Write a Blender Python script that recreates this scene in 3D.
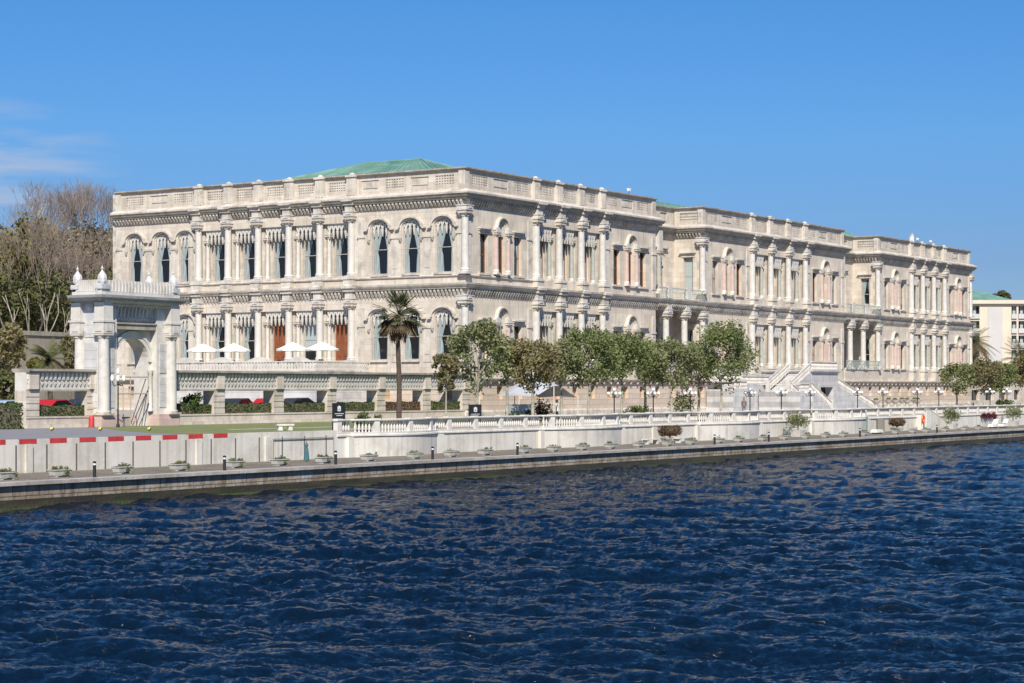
import bpy, math, random
import numpy as np
from mathutils import Matrix, Vector
R = math.radians
for o in list(bpy.data.objects): bpy.data.objects.remove(o)
scn = bpy.context.scene
col = scn.collection
# ------------------------------------------------------------------ camera
FX, FY = 0.8399, 0.5427          # heading of the camera
F = 1978.0                        # focal length in pixels of a 1024 wide frame
CZ = 5.8
cam = bpy.data.cameras.new('camera'); camo = bpy.data.objects.new('camera', cam); col.objects.link(camo)
cam.sensor_width = 36; cam.lens = F/1024*36; cam.shift_y = 46.5/1024
cam.clip_start = 0.5; cam.clip_end = 9000
camo.location = (0, 0, CZ); camo.rotation_euler = (R(90), 0, -math.atan2(FX, FY))
scn.camera = camo
# ------------------------------------------------------------------ light
SUN_EL, SUN_B = R(43), R(54)      # elevation; azimuth between the two lit facades
sd = Vector((-math.sin(SUN_B)*math.cos(SUN_EL), -math.cos(SUN_B)*math.cos(SUN_EL), math.sin(SUN_EL)))
w = bpy.data.worlds.new('World'); scn.world = w; w.use_nodes = True
nt = w.node_tree; nt.nodes.clear()
sky = nt.nodes.new('ShaderNodeTexSky'); sky.sky_type = 'NISHITA'; sky.sun_disc = False
sky.sun_elevation = SUN_EL; sky.sun_rotation = math.atan2(sd.x, sd.y)
sky.altitude = 0; sky.air_density = 1.0; sky.dust_density = 0.0; sky.ozone_density = 3.5
bg = nt.nodes.new('ShaderNodeBackground'); bg.inputs['Strength'].default_value = 0.080
out = nt.nodes.new('ShaderNodeOutputWorld')
tc = nt.nodes.new('ShaderNodeTexCoord')
# thin wisps of cloud low in the sky over the wooded hill
mp = nt.nodes.new('ShaderNodeMapping'); mp.inputs['Scale'].default_value = (8, 8, 60)
nz = nt.nodes.new('ShaderNodeTexNoise'); nz.inputs['Scale'].default_value = 1.6; nz.inputs['Detail'].default_value = 5
cr = nt.nodes.new('ShaderNodeValToRGB'); cr.color_ramp.elements[0].position = .44; cr.color_ramp.elements[1].position = .72
sepw = nt.nodes.new('ShaderNodeVectorMath'); sepw.operation = 'DOT_PRODUCT'
sepw.inputs[1].default_value = (FX*math.cos(R(14))-FY*math.sin(R(14)), FY*math.cos(R(14))+FX*math.sin(R(14)), .112)
crm = nt.nodes.new('ShaderNodeValToRGB'); crm.color_ramp.elements[0].position = 0.0; crm.color_ramp.elements[1].position = 1.0
mul = nt.nodes.new('ShaderNodeMath'); mul.operation = 'MULTIPLY'
mul2 = nt.nodes.new('ShaderNodeMath'); mul2.operation = 'MULTIPLY'; mul2.inputs[1].default_value = .8
mx = nt.nodes.new('ShaderNodeMixRGB'); mx.inputs['Color2'].default_value = (5.2, 5.5, 6.4, 1)
# the blue of the air, deepened away from the sun
hsv = nt.nodes.new('ShaderNodeHueSaturation'); hsv.inputs['Saturation'].default_value = 1.28; hsv.inputs['Hue'].default_value = .512; hsv.inputs['Value'].default_value = 1.0
L = nt.links.new
L(tc.outputs['Generated'], mp.inputs['Vector']); L(mp.outputs[0], nz.inputs['Vector']); L(nz.outputs['Fac'], cr.inputs[0])
L(tc.outputs['Generated'], sepw.inputs[0]); 
def mth(op, a, b=None, c=None):
    n_ = nt.nodes.new('ShaderNodeMath'); n_.operation = op
    for i_, q_ in enumerate((a, b, c)):
        if q_ is None: continue
        if isinstance(q_, (int, float)): n_.inputs[i_].default_value = q_
        else: L(q_, n_.inputs[i_])
    return n_.outputs[0]
sz_ = nt.nodes.new('ShaderNodeSeparateXYZ'); L(tc.outputs['Generated'], sz_.inputs[0])
sepw.inputs[1].default_value = (FY, -FX, 0)
ez_ = mth('POWER', mth('ABSOLUTE', mth('MULTIPLY', mth('SUBTRACT', sz_.outputs[2], .108), 1/.036)), 2)
eh_ = mth('POWER', mth('ABSOLUTE', mth('MULTIPLY', mth('ADD', sepw.outputs['Value'], .27), 1/.085)), 2)
L(mth('SUBTRACT', 1, mth('ADD', ez_, eh_)), crm.inputs[0])
L(cr.outputs[0], mul.inputs[0]); L(crm.outputs[0], mul.inputs[1]); L(mul.outputs[0], mul2.inputs[0])
L(sky.outputs[0], hsv.inputs['Color']); L(mul2.outputs[0], mx.inputs['Fac'])
spz = nt.nodes.new('ShaderNodeSeparateXYZ'); L(tc.outputs['Generated'], spz.inputs[0])
rz_ = nt.nodes.new('ShaderNodeValToRGB'); e_ = rz_.color_ramp.elements    # dry autumn air: the band above the horizon is a deeper blue than the model's
e_[0].position = 0; e_[0].color = (.33,.42,.70,1); e_[1].position = 1; e_[1].color = (.62,.90,1,1)
for p_, c_ in ((.063,(.374,.474,.736,1)),(.13,(.51,.745,.935,1)),(.19,(.55,.86,1,1))): k_ = e_.new(p_); k_.color = c_
mt_ = nt.nodes.new('ShaderNodeMixRGB'); mt_.blend_type = 'MULTIPLY'; mt_.inputs['Fac'].default_value = 1
L(spz.outputs[2], rz_.inputs[0]); L(rz_.outputs[0], mt_.inputs['Color2']); L(hsv.outputs[0], mt_.inputs['Color1']); L(mt_.outputs[0], mx.inputs['Color1'])
L(mx.outputs[0], bg.inputs[0]); L(bg.outputs[0], out.inputs[0])
sl = bpy.data.lights.new('sun', 'SUN'); sl.energy = 5.0; sl.angle = R(.5); sl.color = (1, .93, .82)
so = bpy.data.objects.new('sun', sl); col.objects.link(so); so.rotation_euler = sd.to_track_quat('Z', 'Y').to_euler()
vs = scn.view_settings; vs.view_transform = 'Standard'; vs.look = 'None'; vs.gamma = 1; vs.use_curve_mapping = False; vs.exposure = 0.38
scn.render.engine = 'CYCLES'
scn.cycles.max_bounces = 6; scn.cycles.diffuse_bounces = 3

# ------------------------------------------------------------------ helpers
def gx(x):
    xn = (x-512)/F
    return xn
def at_v(x, v):                   # world u of the point seen in column x on the line v = const
    xn = gx(x); d = v/(FY-FX*xn)*1.0
    return d*(FX+FY*xn)
def at_D(x, D):                   # world (u, v) at depth D in column x
    X = gx(x)*D
    return (FY*X+FX*D, -FX*X+FY*D)
def depth(u, v): return FX*u+FY*v
def z_at(y, D): return CZ+(388-y)/F*D

class MB:
    def __init__(s): s.v = []; s.f = []; s.m = []; s.mi = 0
    def add(s, vs, fs):
        n = len(s.v); s.v.extend(vs); s.f.extend([tuple(i+n for i in f) for f in fs]); s.m.extend([s.mi]*len(fs)); return s
    def box(s, x0, x1, y0, y1, z0, z1):
        return s.add([(x0,y0,z0),(x1,y0,z0),(x1,y1,z0),(x0,y1,z0),(x0,y0,z1),(x1,y0,z1),(x1,y1,z1),(x0,y1,z1)],
                     [(0,3,2,1),(4,5,6,7),(0,1,5,4),(1,2,6,5),(2,3,7,6),(3,0,4,7)])
    def frus(s, cx, cy, z0, z1, w0, d0, w1, d1):
        return s.add([(cx-w0,cy-d0,z0),(cx+w0,cy-d0,z0),(cx+w0,cy+d0,z0),(cx-w0,cy+d0,z0),(cx-w1,cy-d1,z1),(cx+w1,cy-d1,z1),(cx+w1,cy+d1,z1),(cx-w1,cy+d1,z1)],
                     [(0,3,2,1),(4,5,6,7),(0,1,5,4),(1,2,6,5),(2,3,7,6),(3,0,4,7)])
    def prism(s, poly, y0, y1):   # polygon in x,z extruded along y
        n = len(poly)
        vs = [(x,y0,z) for x,z in poly]+[(x,y1,z) for x,z in poly]
        fs = [tuple(range(n)), tuple(range(2*n-1,n-1,-1))]+[(i,i+n,(i+1)%n+n,(i+1)%n) for i in range(n)]
        return s.add(vs, fs)
    def prismz(s, poly, z0, z1):
        n = len(poly)
        vs = [(x,y,z0) for x,y in poly]+[(x,y,z1) for x,y in poly]
        fs = [tuple(range(n-1,-1,-1)), tuple(range(n,2*n))]+[(i,(i+1)%n,(i+1)%n+n,i+n) for i in range(n)]
        return s.add(vs, fs)
    def prismx(s, poly, x0, x1):  # polygon in y,z extruded along x
        n = len(poly)
        vs = [(x0,y,z) for y,z in poly]+[(x1,y,z) for y,z in poly]
        fs = [tuple(range(n)), tuple(range(2*n-1,n-1,-1))]+[(i,i+n,(i+1)%n+n,(i+1)%n) for i in range(n)]
        return s.add(vs, fs)
    def tube(s, p0, p1, r0, r1=None, n=6, cap=True):
        r1 = r0 if r1 is None else r1
        p0, p1 = Vector(p0), Vector(p1); d = (p1-p0)
        if d.length < 1e-6: return s
        d.normalize(); a = d.orthogonal().normalized(); b = d.cross(a)
        vs = []
        for p, r in ((p0,r0),(p1,r1)):
            for i in range(n):
                t = 2*math.pi*i/n; q = p+(a*math.cos(t)+b*math.sin(t))*r; vs.append(tuple(q))
        fs = [(i,(i+1)%n,(i+1)%n+n,i+n) for i in range(n)]
        if cap: fs += [tuple(range(n-1,-1,-1)), tuple(range(n,2*n))]
        return s.add(vs, fs)
    def lathe(s, prof, cx=0, cy=0, n=12):
        vs = []; fs = []; m = len(prof)
        for r, z in prof:
            for i in range(n):
                t = 2*math.pi*(i+.5)/n; vs.append((cx+r*math.cos(t), cy+r*math.sin(t), z))
        for j in range(m-1):
            for i in range(n):
                k = (i+1)%n; fs.append((j*n+i, j*n+k, (j+1)*n+k, (j+1)*n+i))
        fs.append(tuple(range(n-1,-1,-1))); fs.append(tuple(range((m-1)*n, m*n)))
        return s.add(vs, fs)
    def sweep(s, prof, path, closed=False):   # prof (d outward, z); path (x,y) with outward on the right-hand side
        n = len(path); m = len(prof); vs = []
        for i in range(n):
            p = Vector(path[i])
            def nrm(a, b):
                d = (Vector(b)-Vector(a)).normalized(); return Vector((d.y, -d.x))
            if i == 0: o = nrm(path[0], path[1]); k = 1
            elif i == n-1: o = nrm(path[-2], path[-1]); k = 1
            else:
                a = nrm(path[i-1], path[i]); b = nrm(path[i], path[i+1]); o = (a+b).normalized(); k = 1/max(.3, o.dot(a))
            for d, z in prof: q = p+o*d*k; vs.append((q.x, q.y, z))
        fs = []
        for i in range(n-1):
            for j in range(m):
                jj = (j+1)%m; fs.append((i*m+j, i*m+jj, (i+1)*m+jj, (i+1)*m+j))
        fs.append(tuple(range(m))); fs.append(tuple(range(n*m-1, (n-1)*m-1, -1)))
        return s.add(vs, fs)
    def blob(s, c, r, n=8, m=6, jit=0, rng=random, sq=(1,1,1)):
        vs = [(c[0], c[1], c[2]-r*sq[2])]
        for j in range(1, m):
            ph = -math.pi/2+math.pi*j/m
            for i in range(n):
                t = 2*math.pi*i/n; k = r*(1+rng.uniform(-jit, jit))
                vs.append((c[0]+k*sq[0]*math.cos(ph)*math.cos(t), c[1]+k*sq[1]*math.cos(ph)*math.sin(t), c[2]+k*sq[2]*math.sin(ph)))
        vs.append((c[0], c[1], c[2]+r*sq[2])); fs = []
        for i in range(n): fs.append((0, 1+(i+1)%n, 1+i))
        for j in range(m-2):
            for i in range(n):
                a = 1+j*n; fs.append((a+i, a+(i+1)%n, a+n+(i+1)%n, a+n+i))
        a = 1+(m-2)*n; t = len(vs)-1
        for i in range(n): fs.append((a+i, a+(i+1)%n, t))
        return s.add(vs, fs)
    def mesh(s, name, mats, smooth=False):
        me = bpy.data.meshes.new(name); me.from_pydata(s.v, [], s.f)
        for m_ in (mats if isinstance(mats, (list, tuple)) else [mats]): me.materials.append(m_)
        if any(s.m): me.polygons.foreach_set('material_index', s.m)
        if smooth: me.polygons.foreach_set('use_smooth', [True]*len(me.polygons)); me.set_sharp_from_angle(angle=R(42))
        me.update(); return me
    def build(s, name, mats, parent=None, smooth=False):
        return link(name, s.mesh(name, mats, smooth), parent)
def link(name, me, parent=None, loc=(0,0,0), rz=0, sc=None):
    o = bpy.data.objects.new(name, me); col.objects.link(o); o.parent = parent
    o.location = loc; o.rotation_euler = (0,0,rz)
    if sc: o.scale = sc
    return o
def tag(o, label=None, cat=None, group=None, kind=None):
    if label: o['label'] = label
    if cat: o['category'] = cat
    if group: o['group'] = group
    if kind: o['kind'] = kind
    return o
def thing(name, label, cat, loc=(0,0,0), rz=0, group=None):
    o = bpy.data.objects.new(name, None); col.objects.link(o); o.location = loc; o.rotation_euler = (0,0,rz)
    o.empty_display_size = .3
    return tag(o, label, cat, group)
def kids(o): return [c for c in bpy.data.objects if c.parent == o]
def copy_tree(o, parent=None, tree=None):
    c = o.copy(); col.objects.link(c); c.parent = parent
    for ch in kids(o): copy_tree(ch, c)
    return c
def struct(name, mb, m, smooth=False): return tag(mb.build(name, m, None, smooth), kind='structure')
ORD = ['first','second','third','fourth','fifth','sixth','seventh','eighth','ninth','tenth','eleventh','twelfth','thirteenth','fourteenth','fifteenth','sixteenth','seventeenth','eighteenth','nineteenth','twentieth',
 'twenty-first','twenty-second','twenty-third','twenty-fourth','twenty-fifth','twenty-sixth','twenty-seventh','twenty-eighth','twenty-ninth','thirtieth','thirty-first','thirty-second','thirty-third','thirty-fourth','thirty-fifth','thirty-sixth']

# ------------------------------------------------------------------ materials
def mat(name, c, rough=.7, metal=0, spec=None):
    m = bpy.data.materials.new(name); m.use_nodes = True
    b = m.node_tree.nodes['Principled BSDF']; b.inputs['Base Color'].default_value = (*c, 1); b.inputs['Roughness'].default_value = rough
    b.inputs['Metallic'].default_value = metal
    if spec is not None: b.inputs['Specular IOR Level'].default_value = spec
    return m
def noisy(name, c1, c2, scale=1.0, rough=.75, stretch=(1,1,1), detail=6, lo=.35, hi=.65, bump=0.0, bscale=None, c3=None, s3=.2, brick=None, brick_dark=.62, streak=None):
    m = mat(name, c1, rough); nt = m.node_tree; b = nt.nodes['Principled BSDF']; N = nt.nodes.new; L = nt.links.new
    tc = N('ShaderNodeTexCoord'); mp = N('ShaderNodeMapping'); mp.inputs['Scale'].default_value = stretch
    L(tc.outputs['Object'], mp.inputs[0])
    n = N('ShaderNodeTexNoise'); n.inputs['Scale'].default_value = scale; n.inputs['Detail'].default_value = detail; L(mp.outputs[0], n.inputs['Vector'])
    r = N('ShaderNodeValToRGB'); r.color_ramp.elements[0].position = lo; r.color_ramp.elements[1].position = hi
    r.color_ramp.elements[0].color = (*c1,1); r.color_ramp.elements[1].color = (*c2,1); L(n.outputs['Fac'], r.inputs[0])
    last = r.outputs[0]
    if c3:
        n3 = N('ShaderNodeTexNoise'); n3.inputs['Scale'].default_value = s3; n3.inputs['Detail'].default_value = 8; n3.inputs['Roughness'].default_value = .7
        L(tc.outputs['Object'], n3.inputs['Vector'])
        r3 = N('ShaderNodeValToRGB'); r3.color_ramp.elements[0].position = .5; r3.color_ramp.elements[1].position = .66; L(n3.outputs['Fac'], r3.inputs[0])
        mx = N('ShaderNodeMixRGB'); mx.inputs['Color2'].default_value = (*c3,1); L(last, mx.inputs['Color1']); L(r3.outputs[0], mx.inputs['Fac']); last = mx.outputs[0]
    if streak:                       # weather streaks running down the face
        mp2 = N('ShaderNodeMapping'); mp2.inputs['Scale'].default_value = (2.6,2.6,.16); L(tc.outputs['Object'], mp2.inputs[0])
        n4 = N('ShaderNodeTexNoise'); n4.inputs['Scale'].default_value = 1.0; n4.inputs['Detail'].default_value = 6; L(mp2.outputs[0], n4.inputs['Vector'])
        r4 = N('ShaderNodeValToRGB'); r4.color_ramp.elements[0].position = .5; r4.color_ramp.elements[1].position = .72; L(n4.outputs['Fac'], r4.inputs[0])
        k = N('ShaderNodeMath'); k.operation = 'MULTIPLY'; k.inputs[1].default_value = streak[1]; L(r4.outputs[0], k.inputs[0])
        mx = N('ShaderNodeMixRGB'); mx.inputs['Color2'].default_value = (*streak[0],1); L(last, mx.inputs['Color1']); L(k.outputs[0], mx.inputs['Fac']); last = mx.outputs[0]
    if brick:
        sp = N('ShaderNodeSeparateXYZ'); cb = N('ShaderNodeCombineXYZ'); L(tc.outputs['Object'], sp.inputs[0]); L(sp.outputs[brick[3]], cb.inputs[0]); L(sp.outputs[2 if brick[3] == 0 and len(brick) < 5 else brick[4]], cb.inputs[1])
        bt = N('ShaderNodeTexBrick'); bt.inputs['Scale'].default_value = 1; bt.inputs['Brick Width'].default_value = brick[0]; bt.inputs['Row Height'].default_value = brick[1]
        bt.inputs['Mortar Size'].default_value = brick[2]; bt.inputs['Color1'].default_value = (1,1,1,1); bt.inputs['Color2'].default_value = (.84,.83,.82,1)
        bt.inputs['Mortar'].default_value = (brick_dark,)*3+(1,); bt.inputs['Mortar Smooth'].default_value = .3
        L(cb.outputs[0], bt.inputs['Vector'])
        mx = N('ShaderNodeMixRGB'); mx.blend_type = 'MULTIPLY'; mx.inputs['Fac'].default_value = 1; L(last, mx.inputs['Color1']); L(bt.outputs['Color'], mx.inputs['Color2']); last = mx.outputs[0]
    L(last, b.inputs['Base Color'])
    if bump:
        nb = N('ShaderNodeTexNoise'); nb.inputs['Scale'].default_value = bscale or scale*4; nb.inputs['Detail'].default_value = 6; L(tc.outputs['Object'], nb.inputs['Vector'])
        bp = N('ShaderNodeBump'); bp.inputs['Strength'].default_value = bump; bp.inputs['Distance'].default_value = .1; L(nb.outputs['Fac'], bp.inputs['Height']); L(bp.outputs[0], b.inputs['Normal'])
    return m
def leafmat(name, ca, cb, cc, trans=.25):
    m = bpy.data.materials.new(name); m.use_nodes = True; nt = m.node_tree; nt.nodes.clear(); N = nt.nodes.new; L = nt.links.new
    g = N('ShaderNodeNewGeometry'); r = N('ShaderNodeValToRGB'); e = r.color_ramp.elements
    e[0].color = (*ca,1); e[1].color = (*cc,1); e[1].position = 1; k = e.new(.55); k.color = (*cb,1)
    tc = N('ShaderNodeTexCoord'); n = N('ShaderNodeTexNoise'); n.inputs['Scale'].default_value = .55; n.inputs['Detail'].default_value = 2; L(tc.outputs['Object'], n.inputs['Vector'])
    a = N('ShaderNodeMath'); a.operation = 'MULTIPLY'; a.inputs[1].default_value = .55; L(g.outputs['Random Per Island'], a.inputs[0])
    a2 = N('ShaderNodeMath'); a2.operation = 'MULTIPLY_ADD'; a2.inputs[1].default_value = 1.5; a2.inputs[2].default_value = -.5; L(n.outputs['Fac'], a2.inputs[0])
    a3 = N('ShaderNodeMath'); a3.operation = 'ADD'; a3.use_clamp = True; L(a.outputs[0], a3.inputs[0]); L(a2.outputs[0], a3.inputs[1]); L(a3.outputs[0], r.inputs[0])
    d = N('ShaderNodeBsdfDiffuse'); t = N('ShaderNodeBsdfTranslucent'); mx = N('ShaderNodeMixShader'); mx.inputs[0].default_value = trans
    L(r.outputs[0], d.inputs[0]); L(r.outputs[0], t.inputs[0]); L(d.outputs[0], mx.inputs[1]); L(t.outputs[0], mx.inputs[2])
    o = N('ShaderNodeOutputMaterial'); L(mx.outputs[0], o.inputs[0]); return m

M = {}
M['stone'] = noisy('cream_limestone', (.66,.60,.52), (.57,.51,.43), .5, bump=.25, bscale=2.2, c3=(.48,.43,.36), s3=.35, brick=(1.3,.55,.018,0), brick_dark=.74, streak=((.36,.32,.27),.55))
M['stone_south'] = noisy('pale_grey_cream_marble', (.70,.625,.52), (.61,.535,.43), .5, bump=.2, bscale=2.2, c3=(.48,.44,.40), s3=.35, brick=(1.5,.9,.014,0), brick_dark=.8, streak=((.36,.33,.30),.55))
M['trim'] = noisy('weathered_trim_stone', (.62,.575,.51), (.49,.45,.39), .8, bump=.3, bscale=3, c3=(.33,.30,.26), s3=.6, streak=((.28,.25,.20),.5))
M['sooty'] = noisy('sooty_cornice_stone', (.40,.37,.31), (.28,.26,.22), 1.2, bump=.3, bscale=3, c3=(.20,.18,.15), s3=.5)
M['marble'] = noisy('white_marble', (.63,.605,.56), (.54,.515,.47), 1.1, .5, c3=(.44,.42,.39), s3=.9)
M['paleblue'] = noisy('grey_veined_marble', (.56,.57,.58), (.44,.46,.48), 1.2, .5, c3=(.34,.35,.36), s3=.9, bump=.15)
M['greymarble'] = noisy('pale_grey_marble_cladding', (.60,.60,.60), (.50,.49,.48), .9, c3=(.42,.42,.42), s3=.7, brick=(1.3,.6,.02,0), brick_dark=.62, streak=((.36,.36,.35),.4))
M['pink'] = noisy('pink_marble', (.56,.42,.38), (.48,.36,.32), 1.4, .45)
M['green'] = noisy('grey_green_marble', (.42,.43,.39), (.34,.36,.32), 1.6, .45)
M['copper'] = noisy('green_copper_roof', (.10,.225,.18), (.15,.28,.23), .5, .6, stretch=(1,1,.4), c3=(.20,.34,.29), s3=.5)
M['glass'] = mat('dark_window_glass', (.012,.014,.018), .08)
M['curtain'] = noisy('pale_curtain', (.34,.38,.38), (.21,.26,.265), 3, .8, stretch=(3,3,.3))
M['blind'] = noisy('pale_blind', (.38,.43,.43), (.31,.37,.37), 2, .6, stretch=(.3,.3,6))
M['railing'] = noisy('pale_green_painted_railing', (.42,.48,.44), (.34,.40,.37), 2, .6)
M['wood'] = noisy('red_brown_wood', (.25,.10,.05), (.16,.06,.03), 3, .5, stretch=(4,4,.5))
M['doorwood'] = noisy('orange_brown_wood', (.27,.095,.04), (.17,.055,.024), 2, .45, stretch=(4,4,.6))
M['frame'] = noisy('painted_window_frame', (.45,.41,.36), (.34,.30,.26), 4, .5)
M['whitewall'] = noisy('white_render_wall', (.68,.66,.60), (.60,.57,.50), .35, .8, c3=(.50,.48,.42), s3=.5, bump=.12, bscale=6, streak=((.36,.32,.25),.55))
M['whitestone'] = noisy('white_balustrade_paint', (.66,.64,.59), (.59,.56,.51), 2, .7, c3=(.52,.50,.45), s3=2.0, streak=((.40,.38,.33),.35))
M['redpaint'] = noisy('red_paint', (.55,.05,.05), (.45,.035,.04), 3, .5)
M['joint'] = mat('dark_joint', (.12,.11,.10), .9)
M['quaystone'] = noisy('quay_block_stone', (.40,.33,.25), (.21,.165,.115), .9, .85, bump=.5, bscale=4, c3=(.42,.40,.36), s3=.5, brick=(1.7,.62,.03,0), brick_dark=.3, streak=((.09,.075,.05),.8))
M['copestone'] = noisy('quay_coping_stone', (.44,.42,.38), (.30,.28,.25), .8, .85, bump=.3, bscale=5, c3=(.52,.50,.46), s3=.35, brick=(2.2,3.3,.02,0), brick_dark=.5)
M['moss'] = noisy('wet_weedy_stone', (.028,.022,.012), (.050,.042,.020), .8, .5, stretch=(.5,.5,3), c3=(.022,.030,.008), s3=1.1, bump=.6, bscale=5)
M['weed'] = noisy('green_weed', (.05,.07,.015), (.03,.035,.012), .9, .6, stretch=(.4,.4,2), bump=.8, bscale=6)
M['cobble'] = noisy('grey_cobble_paving', (.25,.215,.17), (.17,.145,.115), 1.2, .9, bump=.5, bscale=9, c3=(.15,.155,.10), s3=.35, brick=(.35,.25,.03,0,1), brick_dark=.6)
M['paving'] = noisy('pale_promenade_paving', (.42,.39,.34), (.34,.31,.27), .5, .9, brick=(.9,.9,.02,0,1), brick_dark=.75)
M['asphalt'] = noisy('asphalt', (.22,.225,.24), (.18,.185,.195), .6, .9, c3=(.24,.20,.19), s3=.3)
M['grass'] = noisy('lawn_grass', (.14,.175,.06), (.18,.205,.075), 1.5, .95, bump=.6, bscale=20, c3=(.21,.21,.09), s3=.25)
M['earth'] = noisy('earth', (.14,.12,.07), (.09,.10,.05), .1, .95, c3=(.10,.12,.05), s3=.04)
M['black'] = mat('black_cast_iron', (.018,.02,.022), .45)
M['globe'] = mat('white_glass_globe', (.85,.86,.84), .2)
M['whitecloth'] = noisy('white_canvas', (.80,.78,.74), (.70,.68,.64), 2, .8)
M['tub'] = noisy('mossy_planter_stone', (.58,.565,.51), (.46,.45,.39), 3, .85, c3=(.24,.25,.20), s3=2.5)
M['palmbark'] = noisy('dark_palm_bark', (.11,.08,.06), (.07,.05,.038), 5, .95, stretch=(1,1,3), bump=.5)
M['teal'] = noisy('teal_cloth', (.04,.15,.17), (.025,.10,.12), 3, .8)
M['orange'] = mat('orange_plastic', (.75,.12,.04), .4)
M['yellow'] = mat('yellow_paint', (.70,.50,.03), .5)
M['redcar'] = mat('red_car_paint', (.40,.02,.02), .25)
M['darkcar'] = mat('dark_car_paint', (.03,.035,.045), .25)
M['bluecar'] = mat('pale_blue_car_paint', (.30,.38,.46), .25)
M['whitecar'] = mat('white_car_paint', (.7,.7,.7), .25)
M['rubber'] = mat('black_rubber', (.02,.02,.02), .8)
M['bark'] = noisy('grey_brown_bark', (.20,.16,.12), (.12,.095,.07), 3, .9, bump=.5)
M['palebark'] = noisy('pale_plane_bark', (.44,.41,.34), (.26,.24,.19), 1.6, .9, c3=(.16,.15,.11), s3=1.2)
M['twig'] = noisy('reddish_grey_twigs', (.21,.165,.14), (.15,.12,.10), .5, .9)
M['leaf_plane'] = leafmat('plane_leaves', (.15,.175,.08), (.245,.27,.13), (.35,.35,.19), .4)
M['leaf_green'] = leafmat('fresh_green_leaves', (.12,.155,.06), (.215,.255,.105), (.32,.35,.17), .4)
M['leaf_brown'] = leafmat('autumn_brown_leaves', (.17,.155,.075), (.27,.24,.12), (.37,.32,.18), .4)
M['leaf_olive'] = leafmat('dull_olive_leaves', (.145,.14,.07), (.23,.21,.11), (.32,.29,.16), .4)
M['leaf_yellow'] = leafmat('yellow_green_leaves', (.14,.14,.045), (.25,.235,.08), (.37,.32,.13), .4)
M['leaf_dark'] = leafmat('dark_evergreen_leaves', (.08,.095,.04), (.14,.155,.065), (.21,.21,.10), .35)
M['leaf_dusky'] = leafmat('dusky_bare_thicket', (.16,.13,.085), (.25,.205,.135), (.35,.29,.20), .35)
M['hedge'] = leafmat('clipped_hedge_leaves', (.06,.10,.03), (.10,.14,.05), (.15,.18,.07), .3)
M['hedge_red'] = leafmat('bronze_hedge_leaves', (.09,.055,.03), (.14,.09,.05), (.19,.13,.07), .2)
M['bougain'] = leafmat('dark_red_creeper_leaves', (.06,.02,.03), (.14,.035,.05), (.22,.06,.08), .1)
M['palmleaf'] = leafmat('palm_leaves', (.05,.065,.03), (.10,.115,.05), (.17,.17,.08), .2)
M['deadpalm'] = leafmat('dry_palm_skirt', (.10,.08,.05), (.17,.13,.08), (.25,.20,.12), .2)
M['concrete'] = noisy('tan_concrete', (.36,.32,.27), (.29,.26,.22), .15, .9, c3=(.24,.22,.18), s3=.2, streak=((.22,.20,.17),.4))
M['hotelwall'] = noisy('cream_hotel_render', (.62,.54,.43), (.56,.48,.38), .2, .85)
M['hotelwhite'] = noisy('white_hotel_render', (.50,.49,.47), (.46,.45,.43), .3, .85)
M['soil'] = mat('soil', (.05,.04,.03), .95)

# ------------------------------------------------------------------ the setting
U0, V0 = 148.9, 101.3             # south-west corner of the palace
GZ = 3.05                         # promenade and garden level
WV = 78.5                         # river wall line
QV = 71.0                         # quay edge line

# water: an open-sea spectrum evaluated on a grid that gets coarser with distance
def ocean(n, size, wind, seed, amp, lmin):
    rng = np.random.default_rng(seed)
    k1 = np.fft.fftfreq(n, size/n)*2*np.pi
    kx, ky = np.meshgrid(k1, k1, indexing='ij'); k = np.hypot(kx, ky); k[0,0] = 1
    V = wind; Lw = V*V/9.81
    wd = np.array([math.cos(R(20)), math.sin(R(20))])
    c = (kx*wd[0]+ky*wd[1])/k
    P = np.exp(-1/(k*Lw)**2)/k**3.25*(c**4*.8+.2)*np.exp(-(k*lmin)**2); P[0,0] = 0
    h = (rng.normal(size=(n,n))+1j*rng.normal(size=(n,n)))*np.sqrt(P)
    H = np.fft.ifft2(h).real; s = H.std(); sc = amp/s
    DX = np.fft.ifft2(-1j*kx/k*h).real*sc; DY = np.fft.ifft2(-1j*ky/k*h).real*sc
    return H*sc, DX, DY
ON, OS = 1024, 118.0
H_, DX_, DY_ = ocean(ON, OS, 3.4, 7, .088, .08)
H2, DX2, DY2 = ocean(ON, 41.0, 1.5, 19, .028, .010)
def samp(A, x, y, OS=OS):
    fx = (x/OS*ON) % ON; fy = (y/OS*ON) % ON
    i = np.floor(fx).astype(int); j = np.floor(fy).astype(int); a = fx-i; b = fy-j
    i1 = (i+1)%ON; j1 = (j+1)%ON; i %= ON; j %= ON
    return A[i,j]*(1-a)*(1-b)+A[i1,j]*a*(1-b)+A[i,j1]*(1-a)*b+A[i1,j1]*a*b
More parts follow.
